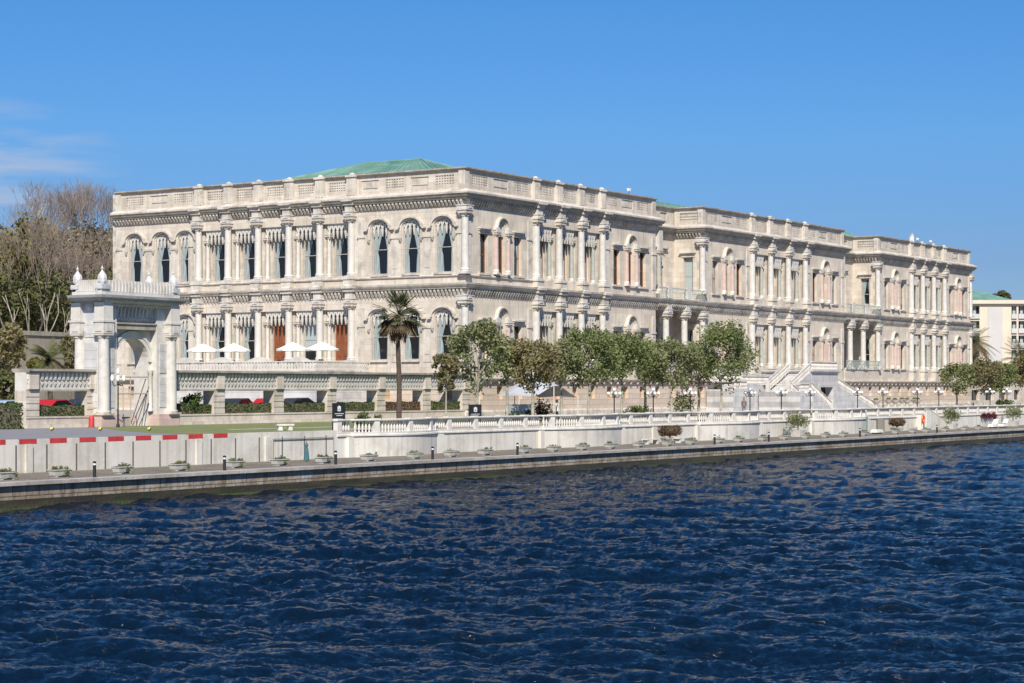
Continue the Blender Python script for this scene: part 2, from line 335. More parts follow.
def water():
    Ds = [22.0]
    while Ds[-1] < 700: Ds.append(Ds[-1]+max(.065, Ds[-1]**2*3.6e-5))
    Ds = np.array(Ds); ts = np.linspace(-.36, .36, 1000)
    D, T = np.meshgrid(Ds, ts, indexing='ij'); X = T*D
    u = FY*X+FX*D; v = -FX*X+FY*D
    fade = np.clip(1.15-D/900, .3, 1)
    z = samp(H_, u, v)*fade; du = samp(DX_, u, v)*.6; dv = samp(DY_, u, v)*.6
    gust = .75+.55*np.sin(u*.061+1.3*np.sin(v*.043))*np.sin(v*.083+u*.021)
    z = z+samp(H2, u, v, 41.0)*gust; du = du+samp(DX2, u, v, 41.0)*.5*gust; dv = dv+samp(DY2, u, v, 41.0)*.5*gust
    P = np.stack([u+du, v+dv, z], -1).reshape(-1, 3)
    nr, nc = D.shape
    idx = np.arange(nr*nc).reshape(nr, nc)
    keep = (v[:-1,:-1] < 76)
    q = np.stack([idx[:-1,:-1], idx[:-1,1:], idx[1:,1:], idx[1:,:-1]], -1)[keep]
    me = bpy.data.meshes.new('water'); me.vertices.add(len(P)); me.vertices.foreach_set('co', P.ravel())
    me.loops.add(q.size); me.loops.foreach_set('vertex_index', q.ravel().astype(np.int32))
    me.polygons.add(len(q)); me.polygons.foreach_set('loop_start', np.arange(0, q.size, 4, dtype=np.int32)); me.polygons.foreach_set('loop_total', np.full(len(q), 4, dtype=np.int32))
    me.polygons.foreach_set('use_smooth', np.ones(len(q), dtype=bool))
    me.update(calc_edges=True); me.validate()
    m = mat('sea_water', (.0020,.0085,.019), .09); b = m.node_tree.nodes['Principled BSDF']; b.inputs['IOR'].default_value = 1.33
    N = m.node_tree.nodes.new; L = m.node_tree.links.new
    tc = N('ShaderNodeTexCoord'); mp = N('ShaderNodeMapping'); mp.inputs['Rotation'].default_value = (0,0,R(38)); mp.inputs['Scale'].default_value = (1.6,.9,1)
    n1 = N('ShaderNodeTexNoise'); n1.inputs['Scale'].default_value = 3.2; n1.inputs['Detail'].default_value = 6; n1.inputs['Roughness'].default_value = .55
    bp = N('ShaderNodeBump'); bp.inputs['Strength'].default_value = .8; bp.inputs['Distance'].default_value = .22
    L(tc.outputs['Object'], mp.inputs[0]); L(mp.outputs[0], n1.inputs['Vector']); L(n1.outputs['Fac'], bp.inputs['Height']); L(bp.outputs[0], b.inputs['Normal'])
    me.materials.append(m); tag(link('water', me), kind='structure')
    # the rest of the strait, out to the horizon
    def PD(D, t): return (FY*t*D+FX*D, -FX*t*D+FY*D, 0)
    L0, R0, L1, R1 = PD(22,-.36), PD(22,.36), PD(76/(FY+.36*FX),-.36), PD(76/(FY-.36*FX),.36)
    mb = MB(); mb.add([R0,(R0[0],-6000,0),(7000,-6000,0),(7000,76,0),R1], [(0,1,2,3,4)])
    mb.add([L0,L1,(-6000,76,0),(-6000,-6000,0),(R0[0],-6000,0),R0], [(0,1,2,3,4,5)])
    struct('sea', mb, m)
water()

# ground behind the river wall
mb = MB(); mb.add([(-4000,WV+.3,GZ),(6500,WV+.3,GZ),(6500,7000,GZ),(-4000,7000,GZ)], [(0,1,2,3)]); struct('ground', mb, M['paving'])
# lower quay: coping slab, stone face, weedy footing
UQ0, UQ1 = -260, 900
mb = MB(); mb.prismx([(QV+1.0,1.30),(WV+.3,1.30),(WV+.3,-1),(QV+1.0,-1)], UQ0, UQ1); struct('quay_paving', mb, M['cobble'])
mb = MB(); mb.prismx([(QV-.02,1.304),(QV-.02,1.14),(QV+1.0,1.14),(QV+1.0,1.304)], UQ0, UQ1); struct('quay_coping', mb, M['copestone'])
mb = MB(); mb.prismx([(QV+.19,1.14),(QV+.19,.46),(QV+.99,.46),(QV+.99,1.14)], UQ0, UQ1); struct('quay_face', mb, M['quaystone'])
mb = MB(); mb.prismx([(QV+.20,.48),(QV+.10,.02),(QV-.1,-.7),(QV+.99,-.7),(QV+.99,.458),(QV+.20,.46)], UQ0, UQ1); struct('quay_footing', mb, M['moss'])
mb = MB(); mb.prismx([(QV+.07,.08),(QV-.10,-.5),(QV-.04,-.5),(QV+.12,.08)], UQ0, UQ1); struct('weed_line', mb, M['weed'])

# road, lawns and pavement strips in front of the garden arcade
def sheet(name, pts, z, m):
    mb = MB(); mb.add([(x,y,z) for x,y in pts], [tuple(range(len(pts)))]); return struct(name, mb, m)
V1 = 100.4
sheet('lawn', [(at_v(96,V1),V1),(at_v(120,90),90),(at_v(150,84),84),(at_v(196,WV+.4),WV+.4),(at_v(337,WV+.4),WV+.4),(at_v(337,84),84),(U0+2,V1-3),(U0+2,V1)], GZ+.008, M['grass'])
sheet('road', [(-80,WV+.32),(at_v(196,WV+.32),WV+.32),(at_v(150,84),84),(at_v(120,90),90),(at_v(96,V1),V1),(at_v(96,V1),V1+.02),(-80,V1)], GZ+.004, M['asphalt'])
sheet('footpath', [(at_v(225,87),87),(at_v(340,87),87),(at_v(340,85.5),85.5),(at_v(232,85.5),85.5)], GZ+.014, M['paving'])
mb = MB(); mb.box(60,U0-.3,V0+1.2,V0+55,GZ-.2,GZ+.5); struct('forecourt', mb, M['paving'])
sheet('lawn_strip', [(at_v(345,83),82.5),(at_v(640,82.5),82.5),(at_v(640,91),91),(at_v(345,91),91)], GZ+.006, M['grass'])
# wooded hill behind the palace
def hill_h(u, v):
    a = min(1, max(0, (v-158)/190)); a = a*a*(3-2*a)
    b = min(1, max(0, (520-u)/260))
    return GZ-.3+30*a*b+.35+2.0*a*b*math.sin(u*.03)*math.cos(v*.021)
mb = MB(); nu, nv = 60, 40; vsl = []
for j in range(nv+1):
    for i in range(nu+1):
        u = -200+i*14; v = 150+j*12; vsl.append((u, v, hill_h(u,v)))
mb.add(vsl, [(j*(nu+1)+i, j*(nu+1)+i+1, (j+1)*(nu+1)+i+1, (j+1)*(nu+1)+i) for j in range(nv) for i in range(nu)])
struct('hill', mb, M['earth'], True)

# ------------------------------------------------------------------ the palace
ZB, Z1, Z1T, Z2, Z2T, ZC, ZP = 6.45, 8.2, 13.85, 16.2, 22.05, 23.6, 26.0
palace = thing('palace', 'long cream stone and marble waterfront palace with two tall column storeys and green copper roofs', 'palace', (U0, V0, GZ))
def pal(name, me, loc=(0,0,0), rz=0, parent=None):
    o = link(name, me, parent or palace)
    if parent is None: o.location = (loc[0]-U0, loc[1]-V0, loc[2]-GZ)
    else: o.location = loc
    o.rotation_euler = (0,0,rz); return o
def palb(mb, name, m, origin=None, rz=0, smooth=False):
    o = origin or (U0, V0)
    return pal(name, mb.mesh(name, m, smooth), (o[0], o[1], 0), rz)
def wall(mb, x0, x1, z0, z1, ops, yf=0.0, th=.7):
    """ops: (x0,x1,z0,z1,rise) rectangular openings, rise = height of the arched head"""
    xs = sorted(set([x0,x1]+[o[0] for o in ops]+[o[1] for o in ops]))
    for a, b in zip(xs[:-1], xs[1:]):
        zs = [(o[2],o[3]) for o in ops if o[0] <= a+1e-6 and o[1] >= b-1e-6]; zs.sort(); z = z0
        for q0, q1 in zs:
            if q0 > z+1e-6: mb.box(a,b,yf,yf+th,z,q0)
            z = q1
        if z1 > z+1e-6: mb.box(a,b,yf,yf+th,z,z1)
    for o in ops:
        if o[4] > 0:
            xc = (o[0]+o[1])/2; hw = (o[1]-o[0])/2; zs = o[3]-o[4]
            arc = [(xc-hw*math.cos(math.pi/2*i/6), zs+o[4]*math.sin(math.pi/2*i/6)) for i in range(7)]
            mb.prism(arc+[(o[0],o[3])], yf+.004, yf+th-.004)
            mb.prism([(2*xc-x,z) for x,z in reversed(arc)]+[(o[1],o[3])][:0]+[(o[1],o[3])], yf+.004, yf+th-.004)
# ---- repeated pieces, each made once
def m_pane(w, h): return MB().box(-w/2,w/2,.0,.04,0,h).mesh('pane', M['glass'])
def m_frame(w, h, m, tr=.46):
    mb = MB(); f = .09
    mb.box(-w/2,-w/2+f,-.08,.0,0,h).box(w/2-f,w/2,-.08,.0,0,h).box(-w/2+f,w/2-f,-.08,0,0,f).box(-w/2+f,w/2-f,-.08,0,h-f,h)
    mb.box(-w/2+f,w/2-f,-.06,0,h*tr,h*tr+.07)
    return mb.mesh('window', m)
def m_curtain(w, h, kind, seed=0):
    """draped cloth hanging just inside the panes: kind 0 tied to the left, 1 pair, 2 lowered blind, 3 straight"""
    rng = random.Random(seed); mb = MB()
    if kind == 2: return mb.box(-w/2+.09,w/2-.09,-.022,-.005,h*rng.choice([.0,.22,.3]),h-.05).mesh('curtain', M['blind'])
    def drape(xa, xb, ta, tb, zt, zb, sa, sb):
        n = 9; rows = [(h-.04, xa, xb), (h*.7, xa+(ta-xa)*.25, xb+(tb-xb)*.35), (zt, ta, tb), (zt-.5, ta+(sa-ta)*.5, tb+(sb-tb)*.6), (zb, sa, sb)]
        vs = []; 
        for z, a, b in rows:
            for i in range(n+1): vs.append((a+(b-a)*i/n, -.018-.02*(i%2), z))
        mb.add(vs, [(r*(n+1)+i, (r+1)*(n+1)+i, (r+1)*(n+1)+i+1, r*(n+1)+i+1) for r in range(len(rows)-1) for i in range(n)])
    l, r = -w/2+.09, w/2-.09
    if kind == 0: drape(l, l+(r-l)*.62, l, l+(r-l)*.28, h*.42, .05, l, l+(r-l)*.42); drape(r-(r-l)*.3, r, r-(r-l)*.1, r, h*.45, .05, r-(r-l)*.14, r)
    if kind == 1: drape(l, l+(r-l)*.48, l, l+(r-l)*.2, h*.4, .05, l, l+(r-l)*.3); drape(r-(r-l)*.48, r, r-(r-l)*.2, r, h*.4, .05, r-(r-l)*.3, r)
    if kind == 3: drape(l, l+(r-l)*.5, l, l+(r-l)*.5, h*.4, .05, l, l+(r-l)*.5)
    return mb.mesh('curtain', M['curtain'])
_wc = {}
def window(px, py, z, rz, w, h, kind, m='frame', seed=0):
    """px,py world position of the centre of the sill, at the plane of the glass"""
    k = (w, h, m)
    if k not in _wc: _wc[k] = (m_frame(w,h,M[m]), m_pane(w,h))
    kc = (w,h,kind,seed%3)
    if kc not in _wc: _wc[kc] = m_curtain(w,h,kind,seed%3)
    o = pal('window', _wc[k][0], (px,py,z), rz)
    pal('pane', _wc[k][1], (0,.004,0), 0, o)
    pal('curtain', _wc[kc], (0,0,0), 0, o)
    return o
def m_tracery(w, h, nd, arch=False):
    """pierced stone screen: hanging pendants under a lattice of small lozenges"""
    mb = MB(); st = w/nd; y0, y1 = 0, .16
    def top(x): return h if not arch else h*.52+h*.48*math.sqrt(max(0,1-(abs(x)/(w/2))**2))
    for i in range(nd):
        xc = -w/2+st*(i+.5); zt = top(xc); zm = zt*.60
        mb.prism([(xc-st*.24,zm*.78),(xc-st*.06,.05),(xc,-.12),(xc+st*.06,.05),(xc+st*.24,zm*.78)], y0, y1)
        for s_ in (-1,1):
            mb.prism([(xc+s_*st*.5,zt*.96),(xc+s_*st*.5,zt*.78),(xc+s_*st*.10,zm*.72),(xc-s_*st*.10,zm*.72),(xc+s_*st*.22,zt*.96)][::s_], y0+.03-.004*s_, y1-.03)
        mb.prism([(xc-st*.16,zt-.01),(xc,zt*.80),(xc+st*.16,zt-.01)], y0+.015, y1-.015)
    if not arch: mb.box(-w/2,w/2,y0-.02,y1+.02,h*.93,h+.02)
    return mb.mesh('tracery', M['marble'])
def m_hood(w, rise, dz):
    """stilted segmental hood with little scroll ends"""
    mb = MB(); n = 12; hw = w/2
    for t0, r_ in ((.0,.30),(.30,.42)):
        pass
    inn = [(-(hw+.12)*math.cos(math.pi*i/n), (rise+.10)*math.sin(math.pi*i/n)) for i in range(n+1)]
    mid = [(-(hw+.26)*math.cos(math.pi*i/n), (rise+.24)*math.sin(math.pi*i/n)) for i in range(n+1)]
    out = [(-(hw+.42)*math.cos(math.pi*i/n), (rise+.40)*math.sin(math.pi*i/n)) for i in range(n+1)]
    mb.prism(inn+mid[::-1], -.14, 0); mb.prism(mid+out[::-1], -.34, 0)
    for s in (-1,1):
        mb.box(s*(hw+.56)-.2, s*(hw+.56)+.2, -.30, 0, -.14, .0)
        mb.box(s*(hw+.22)-.12, s*(hw+.22)+.12, -.14, 0, -.95, -.01)
        mb.frus(s*(hw+.24), -.10, -1.3, -.95, .04,.04,.14,.14)
    return mb.mesh('hood_mould', M['trim'])
def m_cornhead(w):
    mb = MB(); mb.box(-w/2-.35,w/2+.35,-.34,0,.42,.56).box(-w/2-.28,w/2+.28,-.22,0,.28,.42).box(-w/2-.2,w/2+.2,-.08,0,0,.28)
    return mb.mesh('window_head', M['trim'])
_cols = {}
def column(px, py, z0, z1, r, m, name='column', rz=0, capm='marble', caph=.62, plinth=.34, n=14):
    k = (round(z1-z0,2), r, m, name, caph)
    if k not in _cols:
        h = z1-z0
        sh = MB().lathe([(r*1.02,plinth+.2),(r,h*.33),(r*.9,h-.02)], n=n).mesh(name, M[m], True)
        bm = MB(); bm.box(-r*1.4,r*1.4,-r*1.4,r*1.4,0,plinth*.62); bm.lathe([(r*1.3,plinth*.62),(r*1.35,plinth*.8),(r*1.12,plinth*.95),(r*1.25,plinth+.06),(r*1.05,plinth+.2)], n=n)
        ba = bm.mesh('base', M[capm])
        cm = MB(); cm.lathe([(r*.92,h-.02),(r*1.1,h+.02),(r*1.1,h+.07),(r*.96,h+.10),(r*1.02,h+caph*.28),(r*1.3,h+caph*.45)], n=n)
        cm.box(-r*1.42,r*1.42,-r*1.42,r*1.42,h+caph*.45,h+caph*.86).box(-r*1.6,r*1.6,-r*1.6,r*1.6,h+caph*.86,h+caph)
        for sx in (-1,1):
            for sy in (-1,1): cm.frus(sx*r*1.05, sy*r*1.05, h+caph*.15, h+caph*.44, r*.08,r*.08,r*.3,r*.3)
        _cols[k] = (sh, ba, cm.mesh('capital', M['trim']))
    o = pal(name, _cols[k][0], (px,py,z0), rz)
    pal('base', _cols[k][1], (0,0,0), 0, o); pal('capital', _cols[k][2], (0,0,0), 0, o)
    return o
def m_impost(w, d, h):
    mb = MB(); mb.box(-w/2,w/2,-d/2,d/2,0,h*.8).box(-w/2-.06,w/2+.06,-d/2-.06,d/2+.06,h*.8,h)
    mb.box(-w/4,w/4,-d/2-.05,d/2,.1,h*.7); return mb.mesh('impost_block', M['marble'])

class Face:
    """local frame of a facade: x runs along it, +y goes into the building"""
    def __init__(s, ox, oy, rz): s.o = (ox, oy); s.rz = rz; s.c = math.cos(rz); s.s = math.sin(rz)
    def P(s, x, y): return (s.o[0]+x*s.c-y*s.s, s.o[1]+x*s.s+y*s.c)
    def part(s, mb, name, m, smooth=False): return palb(mb, name, m, s.o, s.rz, smooth)
    def put(s, name, me, x, y, z): p = s.P(x,y); return pal(name, me, (p[0],p[1],z), s.rz)

mt_arch = m_tracery(1.9, 1.3, 4, True); mt_bay = m_tracery(2.4, 1.3, 5)
mt_arch_s = m_tracery(1.3, 1.3, 3, True)
mh_w = m_hood(1.9, .66, 0); mh_s = m_hood(1.3, .8, 0); mch = m_cornhead(1.3)
imp = m_impost(1.12, 1.1, .42)
teeth_cnt = 0
def teeth(mb, x0, x1, y, zt, zb, h1=.55, h2=.26, st=.42, proj=.4):
    """bracket course with a row of drops below it"""
    n = max(1, int(round((x1-x0)/st))); s = (x1-x0)/n
    for i in range(n):
        xc = x0+s*(i+.5)
        mb.prismx([(y,zt),(y-proj,zt),(y-proj,zt-h1*.35),(y-.12,zt-h1),(y,zt-h1)], xc-s*.24, xc+s*.24)
        mb.prism([(xc-s*.36,zb+h2),(xc,zb),(xc+s*.36,zb+h2)], y-.10, y)
rngc = random.Random(5)
def storey_windows(F_, flank, group, arches, style, rzs=None, end=None):
    pass
def facade(F_, Lx, flanks, cols, kind, doors=()):
    """flanks: list of (x, 'arch'|'rect'|'pinkarch'); cols: x of the big columns of the middle group"""
    rz = F_.rz; south = (kind == 'south')
    g0, g1 = cols[0]-.55, cols[-1]+.55
    frm = 'wood' if south else 'frame'; sm = 'stone_south' if south else 'stone'
    for lvl, (za, zb, zt) in enumerate(((Z1, Z1T, 14.25), (Z2, Z2T, 22.7))):
        ops = []
        sill = za+.22
        H = (zb-.45)-sill                     # opening height to the crown of the arch
        top = sill+ (4.6 if lvl == 0 else 4.98)
        for x, t in flanks:
            if t == 'arch': ops.append((x-.95,x+.95,sill,top,.72))
            elif t == 'rect': ops.append((x-.65,x+.65,sill,top-1.35,0))
            elif t == 'pinkarch': ops.append((x-.65,x+.65,sill,top,.8))
        mb = MB()
        LW = Lx if south else Lx-.703
        wall(mb, 0, g0, za-.0, zt, [o for o in ops if o[1] < g0]); wall(mb, g1, LW, za, zt, [o for o in ops if o[0] > g1])
        # beam over the columned loggia
        mb.box(g0, g1, 0.0, 1.7, zb-.62, zt)
        F_.part(mb, 'wall', M[sm])
        # loggia back wall with its windows
        mb = MB(); ops2 = []
        bays = [(a+b)/2 for a, b in zip(cols[:-1], cols[1:])]
        bw = 1.8; bh = (3.45 if lvl == 0 else 3.7)
        for b in bays: ops2.append((b-bw/2,b+bw/2,sill,sill+bh+.9,0))
        wall(mb, g0, g1, za, zb-.622, ops2, .85, .85)
        for x in (g0, g1): mb.box(x-(.0 if x == g0 else .5), x+(.5 if x == g0 else 0), .004, .84, za, zb-.624)
        F_.part(mb, 'loggia_wall', M[sm])
        for x, t in flanks:
            w_ = 1.9 if t == 'arch' else 1.3; h_ = (top if t != 'rect' else top-1.35)-sill
            p = F_.P(x, .30 if t == 'arch' else .42)
            k = rngc.choice([0,0,0,1,0,0]) if not south else rngc.choice([0,1,3,2])
            window(p[0],p[1],sill,rz,w_,round(h_,2),k,frm,rngc.randrange(3))
            if t == 'arch': F_.put('tracery', mt_arch, x, .05, top-1.31); F_.put('hood_mould', mh_w, x, 0, top-.72)
            elif t == 'pinkarch': F_.put('tracery', mt_arch_s, x, .08, top-1.31); F_.put('hood_mould', mh_s, x, 0, top-.8)
            else: F_.put('window_head', mch, x, 0, top-1.35)
            if t == 'pinkarch':
                for s in (-1,1):
                    q = F_.P(x+s*1.02, -.12); column(q[0],q[1],sill-.05,top-1.5,.23,'pink','colonnette',rz,'marble',.4,.25,10)
                    mbi = MB().box(-.30,.30,-.36,-.0,0,.42); F_.put('impost_block', mbi.mesh('impost_block', M['marble']), x+s*1.02, 0, top-1.09)
        for i, b in enumerate(bays):
            p = F_.P(b, 1.12); h_ = bh+.9
            if lvl == 0 and i in doors:
                d = MB(); d.box(-bw/2,-.02,-.05,.02,0,h_).box(.02,bw/2,-.05,.02,0,h_)
                for s in (-1,1):
                    for zz in (.4,1.7,3.0): d.box(s*.39-.22,s*.39+.22,-.08,-.05,zz,zz+1.0)
                pal('door', d.mesh('door', M['doorwood']), (p[0],p[1],sill), rz)
            else: window(p[0],p[1],sill,rz,bw,round(h_,2),rngc.choice([0,0,0,2,0,1]),frm,rngc.randrange(3))
            F_.put('tracery', mt_bay, b, .14, zb-1.92)
            for s in (-1,1):
                q = F_.P(b+s*1.22, .48)
                column(q[0],q[1],za,sill+bh-.1,.21,('green' if south else 'marble'),'colonnette',rz,'marble',.45,.3,10)
            for s in (-1,1):
                mbx = MB().box(b+s*1.22-.2,b+s*1.22+.2,.4,.84,sill+bh+.35,zb-.625)
                F_.part(mbx, 'pilaster', M['marble'])
        for c in cols:
            q = F_.P(c, -.12); column(q[0],q[1],za,zb-.62,.36,'marble','column',rz)
            F_.put('impost_block', imp, c, -.12, zb)
            pp = MB(); pp.box(c-.42,c+.42,.35,.845,za,zb-.625); F_.part(pp, 'pilaster', M['stone'])
        # flat strips, sills and framed panels between the flank openings
        xs = [x for x,t in flanks if x < g0]; xs2 = [x for x,t in flanks if x > g1]
        for grp, lo, hi in ((xs,0,g0),(xs2,g1,Lx)):
            mids = [(a+b)/2 for a,b in zip(grp[:-1],grp[1:])]
            for m_ in mids:
                if kind == 'west':
                    F_.part(MB().box(m_-.42,m_+.42,-.09,0,za,top-1.7).box(m_-.28,m_+.28,-.13,-.09,za+.7,top-2.2).box(m_-.5,m_+.5,-.16,0,top-1.7,top-1.5), 'wall_strip', M['trim'])
            for e in (lo+.55, hi-.5):
                F_.part(MB().box(e-.34,e+.34,-.1,0,za,zt-.9).box(e-.42,e+.42,-.18,0,top-1.5,top-1.3), 'wall_strip', M['trim'])
            for x in grp: F_.part(MB().box(x-1.0,x+1.0,-.22,0,sill-.2,sill-.02), 'window_sill', M['trim'])
        # brackets and drops
        mb = MB(); zf = (14.88 if lvl == 0 else 23.05)
        pr = .34 if lvl == 0 else .42
        teeth(mb, 0, g0, 0, zf, zt-.12 if lvl == 0 else zt-.15, .6, .28, .42, pr)
        teeth(mb, g0, g1, 0, zf, zt-.12 if lvl == 0 else zt-.15, .6, .28, .42, pr)
        teeth(mb, g1, Lx, 0, zf, zt-.12 if lvl == 0 else zt-.15, .6, .28, .42, pr)
        F_.part(mb, 'bracket_course', M['trim'])
        for c in cols:                       # the entablature breaks forward over each column
            mb = MB(); zc = 15.4 if lvl == 0 else 23.6
            mb.box(c-.44,c+.44,-.60,-.0,zb+.42,zf); mb.box(c-.58,c+.58,-.76,0,zf,zc-.22).box(c-.66,c+.66,-.92 if lvl == 0 else -1.0,0,zc-.22,zc+.012)
            mb.frus(c,-.4,zc+.012,zc+.16,.5,.4,.35,.25)
            F_.part(mb, 'entablature_block', M['trim'])
        for c in cols:                       # pedestals under the columns
            zl = ZB+.32 if lvl == 0 else 15.46
            F_.part(MB().box(c-.58,c+.58,-.66,0,zl,za-.16).box(c-.66,c+.66,-.74,0,za-.16,za), 'pedestal', M['trim'])
        # loggia floor
        F_.part(MB().box(g0,g1,.0,1.7,za-.6,za-.003), 'loggia_floor', M['trim'])
    # dado band, attic band, frieze walls
    mb = MB(); LW = Lx if south else Lx-.703; mb.box(0,LW,-.04,.65,ZB+.3,Z1-.003); mb.box(0,LW,-.04,.65,15.38,Z2-.003)
    mb.box(0,LW,0.003,.65,14.25,15.38); mb.box(0,LW,.003,.65,22.7,23.6)
    F_.part(mb, 'wall', M[sm])
    # parapet with recessed panels, every other one pierced
    mb = MB(); y = .12; ops = []
    def panels(lo, hi, n):
        s = (hi-lo)/n
        for i in range(n):
            xc = lo+s*(i+.5); wdt = s*(.36 if s > 2.4 else .30)
            ops.append((xc-wdt,xc+wdt,24.42,25.32,0))
            lat = MB()
            if i % 2 == (0 if n % 2 else 1):
                k = max(3,int(wdt*2/.26))
                for j in range(1,k): xx = xc-wdt+2*wdt*j/k; lat.box(xx-.05,xx+.05,y+.02,y+.085,24.42,25.32)
                for zz in (24.64,24.87,25.1): lat.box(xc-wdt,xc+wdt,y+.03,y+.085,zz-.05,zz+.05)
            else: lat.box(xc-wdt+.16,xc+wdt-.16,y+.03,y+.085,24.58,25.16)
            F_.part(lat, 'parapet_lattice', M['trim'])
    cl = list(cols)
    panels(.9, cl[0]-.6, max(3,int(round((cl[0]-1.5)/3.2)))) if cl[0] > 4 else None
    for a, b in zip(cl[:-1], cl[1:]): panels(a+.6, b-.6, 1)
    if Lx-cl[-1] > 4: panels(cl[-1]+.6, Lx-.9, max(3,int(round((Lx-cl[-1]-1.5)/3.2))))
    wall(mb, 0, Lx, 23.6, 25.72, ops, y, .09); mb.box(0,Lx,y+.092,y+.5,23.6,25.72)
    F_.part(mb, 'parapet', M['stone'])
    for c in cl:
        mb = MB(); mb.box(c-.52,c+.52,-.22,y,23.612,25.72)
        for dx in (-.36,0,.36): mb.box(c+dx-.11,c+dx+.11,-.30,-.22,24.0,25.45)
        mb.box(c-.62,c+.62,-.34,y+.5,25.725,25.93)
        mb.lathe([(.3,25.93),(.32,26.0),(.2,26.1),(.06,26.16)], c, .0, 8); F_.part(mb, 'parapet_pilaster', M['trim'])
    for c in (.35, Lx-.35): F_.part(MB().box(c-.36,c+.36,-.02,y,23.62,25.72), 'parapet_pilaster', M['trim'])

def basement(F_, xa, xb, wins, th=.6):
    mb = MB(); wall(mb, xa, xb, GZ-.2, ZB, [(w-.5,w+.5,4.75,5.95,0) for w in wins], -.25, th)
    F_.part(mb, 'basement_wall', M['rust'])
    for w in wins:
        q = F_.P(w, .12); g = MB(); g.box(-.5,.5,0,.04,0,1.2)
        o = pal('basement_window', g.mesh('basement_window', M['shutter']), (q[0],q[1],4.75), F_.rz)
        gr = MB()
        for i in range(1,4): gr.box(-.45+.225*i-.02,-.45+.225*i+.02,-.04,-.004,0,1.2)
        for zz in (.4,.8): gr.box(-.45,.45,-.04,-.006,zz-.02,zz+.02)
        pal('grille', gr.mesh('grille', M['frame']), (0,0,0), 0, o)
M['shutter'] = noisy('ochre_shutter', (.50,.32,.16), (.38,.22,.11), 3, .6)
M['rust'] = noisy('rusticated_pinkish_stone', (.62,.51,.41), (.55,.46,.37), .5, bump=.3, bscale=3, c3=(.58,.53,.46), s3=.4, brick=(3.4,.52,.03,0), brick_dark=.6)

WF = Face(U0, V0+43.5, -math.pi/2)
tw = lambda t: 43.5-t
wc = [tw(t) for t in (32.06,28.2,24.35,20.5,16.7,12.9)]
facade(WF, 43.5, [(tw(40.7),'arch'),(tw(37.0),'arch'),(tw(33.6)-.2,'arch'),(tw(9.65),'arch'),(tw(6.0),'arch'),(tw(2.35),'arch')], wc, 'west', doors=(2,4))
basement(WF, 0, 43.6, [43.5-x for x in (1.6,5.2,8.8,12.0,38,41)])
blocks = [(0.0,36.0,[12.0,16.2,20.4,24.6],(3.1,6.0,8.9,27.7,30.6,33.2)),
          (46.8,39.0,[12.3,17.2,22.1,27.0],(3.1,6.1,9.1,30.1,33.0,36.0)),
          (97.0,35.0,[11.6,15.8,20.0,24.2],(2.9,5.8,8.7,27.0,29.7,32.4))]
for bx, bl, cs, fl in blocks:
    SF = Face(U0+bx, V0, 0)
    facade(SF, bl, [(fl[0],'rect'),(fl[1],'pinkarch'),(fl[2],'rect'),(fl[3],'rect'),(fl[4],'pinkarch'),(fl[5],'rect')], cs, 'south')
# corner columns, where a block turns
for bx, bl, cs, fl in blocks:
    for e in ((0.0,) if bx == 0 else (0.0,))+((bl,) if bx > 90 else ()):
        for za, zb in ((Z1, Z1T), (Z2, Z2T)):
            sx = .12 if e == 0 else -.12
            column(U0+bx+e+sx*0, V0-.0, za, zb-.62, .36, 'marble', 'column')
            pal('impost_block', imp, (U0+bx+e, V0, zb), 0)
SB = Face(U0, V0, 0)
basement(SB, -.25, 132.0, [2+3.4*i for i in range(38)])
